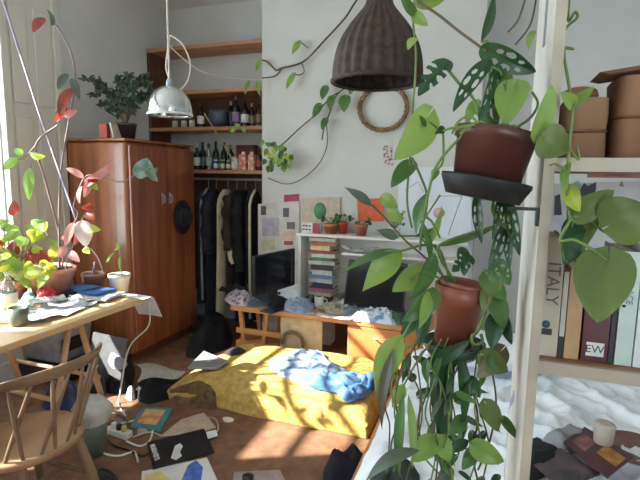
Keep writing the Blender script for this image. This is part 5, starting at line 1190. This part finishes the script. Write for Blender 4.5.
# lower pot on stand
DL = 1.2
pb = D(453, 343, DL)
lo = thing('trailing_pothos', 'lush plant with long green leaves in a terracotta plastic pot above the bed', 'plant', pb)
T5 = tilt(5); rL = 25*DL/FPX; hL = .152
MB().lathe([(0, .004), (rL*.76, .004), (rL*.9, hL*.72), (rL*.98, hL*.73), (rL*1.02, hL), (rL*.97, hL), (rL*.9, hL*.82), (0, hL*.82)], pb, 32, T5).build('pot', plast_terra_m, lo)
MB().lathe([(rL*.9, hL*.9), (rL*.96, hL*1.0), (rL*1.0, hL*1.06), (rL*.95, hL*1.06), (rL*.86, hL*.9)], pb, 32, tilt(8)).build('inner_pot', plast_terra_m, lo)
MB().lathe([(0, hL*.84), (rL*.92, hL*.83), (rL*.92, hL*.82)], pb, 24, T5).build('soil', soil_m, lo)
stn = thing('plant_stand', 'dark green dish on a slim black stand carrying the terracotta pot', 'plant stand', (pb.x, pb.y, 0))
MB().lathe([(0, -.045), (.035, -.045), (.06, -.03), (.08, .004), (.076, .006), (.058, -.022), (0, -.024)], pb, 32).build('dish', greenp_m, stn)
MB().tube([(pb.x, pb.y, .02), (pb.x, pb.y, pb.z-.046)], .009, 10).build('pole', blackp_m, stn)
MB().lathe([(0, 0), (.1, 0), (.1, .008), (.02, .02), (0, .02)], (pb.x, pb.y, 0), 28).build('base', blackp_m, stn)
S, Fo = MB(), MB()
def ll(*a, **k):
    k.setdefault('d', DL); lf(*a, **k)
sv([(450, 282, DL), (440, 250, DL), (425, 245, DL), (405, 250, DL-.02), (395, 252, DL-.02)], .003); sv([(448, 282, DL), (430, 262, DL), (405, 240, DL), (385, 218, DL), (372, 205, DL)], .0028, stembr_m)
sv([(445, 280, DL), (430, 250, DL), (420, 230, DL), (440, 195, DL-.05)], .0025); sv([(452, 282, DL), (440, 255, DL), (425, 238, DL), (415, 236, DL), (395, 236, DL)], .0025)
sv([(455, 282, DL), (438, 252, DL-.03), (450, 240, DL-.04), (500, 225, DL-.08)], .0035)
sv([(450, 285, DL), (425, 272, DL-.05), (410, 280, DL-.06)], .0028); sv([(445, 284, DL), (425, 300, DL-.06), (404, 335, DL-.06), (400, 345, DL-.07)], .003)
sv([(430, 330, DL-.05), (412, 345, DL-.06), (395, 352, DL-.06)], .003); sv([(432, 340, DL-.04), (418, 360, DL-.05), (404, 385, DL-.05), (396, 402, DL-.05)], .0025)
sv([(440, 345, DL-.04), (420, 355, DL-.05), (428, 385, DL-.05), (418, 420, DL-.05), (420, 450, DL-.05), (440, 475, DL-.05)], .0025)
sv([(460, 345, DL-.05), (470, 380, DL-.06), (478, 420, DL-.06), (472, 450, DL-.06), (480, 490, DL-.06)], .0025, stembr_m); sv([(450, 345, DL-.06), (452, 400, DL-.06), (446, 440, DL-.06), (455, 490, DL-.06)], .003); sv([(470, 330, DL-.05), (488, 360, DL-.05), (496, 400, DL-.05), (490, 440, DL-.05), (478, 470, DL-.05)], .0025, stembr_m)
for l in (((495, 262, DL-.1), (488, 300, DL-.08), (478, 330, DL-.08), (472, 336, DL-.08), (474, 344, DL-.08), (482, 342, DL-.08), (481, 334, DL-.08)),): sv(l, .004, stem_m)
# long lance leaves
ll(400, 250, 341, 274, 11, leafm_m, 'lance', roll=35, curl=.12); ll(402, 250, 362, 292, 25, leafb_m, 'lance', roll=10, curl=.12); ll(372, 206, 344, 187, 10, leafsh_m, 'lance', roll=20); ll(398, 238, 376, 230, 11, leafsh_m, 'lance', roll=15); ll(415, 236, 436, 226, 7, leafm_m, 'lance', roll=40)
ll(440, 246, 503, 223, 8, leafm_m, 'lance', roll=30, curl=.05); ll(430, 262, 418, 215, 9, leafm_m, 'lance', roll=40); ll(426, 248, 442, 205, 8, leafb_m, 'lance', roll=30)
ll(424, 274, 392, 292, 26, leafb_m, 'heart', roll=20); ll(430, 262, 410, 300, 20, leafm_m, 'heart', roll=-40, d=DL-.03); ll(432, 296, 402, 322, 22, leafm_m, 'heart', roll=-20, d=DL-.05); ll(428, 290, 418, 330, 14, leafb_m, 'lance', roll=-30, d=DL-.06); ll(426, 310, 400, 340, 18, leafd_m, 'heart', roll=20); ll(428, 300, 418, 350, 14, leafd_m, 'lance', d=DL-.05)
ll(402, 334, 375, 392, 27, leafb_m, 'lance', roll=15, d=DL-.08, curl=.1); ll(394, 348, 382, 430, 12, mat('purple_green_leaf', (86, 84, 66), (62, 56, 52), rough=.45, trans=.2), 'lance', d=DL-.1, roll=30); ll(404, 384, 392, 408, 14, leafb_m, 'lance', d=DL-.05)
ll(404, 392, 400, 478, 11, leafm_m, 'lance', d=DL-.08, roll=20); ll(408, 394, 412, 470, 9, leafb_m, 'lance', d=DL-.07, roll=-20)
ll(436, 352, 440, 440, 15, leafd_m, 'lance', d=DL-.04); ll(450, 350, 446, 452, 16, leafd_m, 'lance', d=DL-.05, roll=30); ll(458, 350, 462, 430, 13, leafd_m, 'lance', d=DL-.05, roll=-30); ll(442, 356, 434, 410, 11, leafd_m, 'lance', d=DL-.06, roll=40)
ll(416, 380, 404, 372, 9, leafd_m, 'lance'); ll(420, 395, 436, 388, 10, leafd_m, 'heart'); ll(412, 356, 436, 362, 8, leafd_m, 'lance', roll=30); ll(410, 352, 402, 384, 8, leafd_m, 'lance')
ll(432, 362, 470, 340, 16, leafd_m, 'heart', d=DL-.06, roll=20)
ll(420, 450, 364, 484, 16, leafsh_m, 'lance', d=DL-.12, roll=30, curl=.2); ll(432, 442, 414, 462, 22, leafb_m, 'heart', d=DL-.08, roll=10); ll(438, 440, 450, 462, 20, leafb_m, 'heart', d=DL-.08, roll=-20)
ll(476, 446, 504, 462, 22, leafb_m, 'heart', d=DL-.1, roll=15); ll(474, 452, 462, 470, 14, leafm_m, 'heart', d=DL-.08)
ll(486, 405, 498, 432, 20, leafo_m, 'heart', d=DL-.08, roll=-20); ll(470, 380, 480, 398, 14, leafd_m, 'heart', d=DL-.06); ll(458, 400, 472, 392, 10, leafd_m, 'heart'); ll(462, 420, 448, 436, 14, leafm_m, 'heart', d=DL-.07)
ll(484, 356, 508, 372, 24, leafo_m, 'heart', d=DL-.08, roll=10); ll(500, 352, 476, 378, 22, mat('brown_green_leaf', (128, 122, 88), (104, 96, 68), rough=.45, trans=.25), 'heart', d=DL-.07, roll=-20)
ll(488, 276, 506, 300, 22, leafm_m, 'heart', d=DL-.1, roll=20); ll(494, 298, 504, 330, 20, leafm_m, 'heart', d=DL-.1, roll=-15); ll(490, 288, 484, 314, 14, leafo_m, 'heart', d=DL-.09, roll=30); ll(498, 318, 492, 350, 20, leafd_m, 'heart', d=DL-.09, roll=20); ll(505, 320, 512, 345, 12, leafd_m, 'heart', d=DL-.1, roll=20)
rr = random.Random(21)
for i in range(40):
    a = rr.gauss(462, 20); b_ = rr.uniform(352, 486); ang = rr.uniform(.4, 2.7); L_ = rr.uniform(14, 28)
    if a < 425: continue
    ll(a, b_, a+cos(ang)*L_, b_+sin(ang)*L_, rr.uniform(6, 11), rr.choice([leafd_m, leafm_m, leafm_m, leafd_m, leafo_m, leafsh_m]), rr.choice(['lance', 'heart', 'heart']), d=DL-rr.uniform(0, .12), roll=rr.uniform(-60, 60))
rr = random.Random(9)
for i in range(16):
    x_ = rr.uniform(398, 500); y_ = rr.uniform(335, 360); l = [(x_, y_, DL-.05)]
    for k in range(4): x_ += rr.uniform(-12, 12); y_ += rr.uniform(22, 40); l.append((x_, y_, DL-.05-rr.uniform(0, .05)))
    sv(l, .002, rr.choice([stem_m, stem_m, stembr_m]))
S.build('stem', None, lo); Fo.build('foliage', None, lo)

# right heart-leaf vine in front of the bookcase
DR = .86
rv = thing('heartleaf_vine', 'heart-leaved vine hanging in front of the bookcase books', 'vine', D(580, 260, DR))
S, Fo = MB(), MB()
sv([(570, -10, .97), (568, 20, .94), (575, 12, .93), (577, 18, .93), (566, 28, .93), (560, 45, .92), (573, 49, .9), (564, 50, .9), (568, 80, .88), (573, 110, DR), (570, 140, DR), (568, 165, DR), (567, 195, DR), (570, 216, DR), (575, 222, DR)], .0028)
sv([(570, 150, DR), (579, 160, DR), (577, 145, DR)], .002); sv([(568, 172, DR), (556, 164, DR), (550, 165, DR)], .002)
sv([(572, 218, DR), (560, 240, DR), (575, 240, DR-.02), (596, 252, DR-.04), (607, 261, DR-.05)], .003); sv([(572, 216, DR), (590, 220, DR), (605, 232, DR), (612, 222, DR)], .0025); sv([(560, 238, DR), (566, 262, DR), (585, 250, DR)], .002)
lr = lambda *a, **k: lf(*a, **dict({'d': DR}, **k))
lr(607, 261, 597, 323, 54, leafo_m, 'heart', d=DR-.05, roll=8, curl=.05)
lr(576, 214, 614, 190, 26, leafo_m, 'heart', roll=15); lr(610, 225, 646, 206, 52, leafo_m, 'heart', roll=10, d=DR-.02)
lr(570, 190, 580, 212, 18, leafy_m, 'heart', roll=20); lr(568, 168, 566, 192, 12, leafb_m, 'heart', roll=40); lr(572, 228, 564, 266, 26, leafd_m, 'heart', roll=-25, d=DR+.02); lr(590, 224, 578, 256, 24, leafo_m, 'heart', d=DR+.02, roll=30)
lr(572, 100, 594, 86, 16, leafb_m, 'heart', roll=50, d=DR+.02); lr(572, 104, 560, 92, 14, leafb_m, 'heart', roll=20)
S.build('stem', None, rv); Fo.build('foliage', None, rv)

# ------------------------------------------------------------------ light
W = bpy.data.worlds.new('world'); SC.world = W; W.use_nodes = True
bgn = W.node_tree.nodes['Background']; bgn.inputs[0].default_value = (.82, .91, 1, 1); bgn.inputs[1].default_value = 7.4
sun = bpy.data.lights.new('sun', 'SUN'); sun.energy = 24; sun.angle = rad(.8); sun.color = (1, .93, .82)
so = bpy.data.objects.new('sun', sun); C.objects.link(so); so.location = (-6, 0, 6)
SD = V((.85, .42, -.77))
so.rotation_euler = SD.to_track_quat('-Z', 'Y').to_euler()
vs_ = SC.view_settings; vs_.view_transform = 'Standard'; vs_.look = 'None'; vs_.exposure = .97; vs_.gamma = 1; vs_.use_curve_mapping = False
SC.cycles.max_bounces = 10; SC.cycles.diffuse_bounces = 6; SC.cycles.transparent_max_bounces = 12
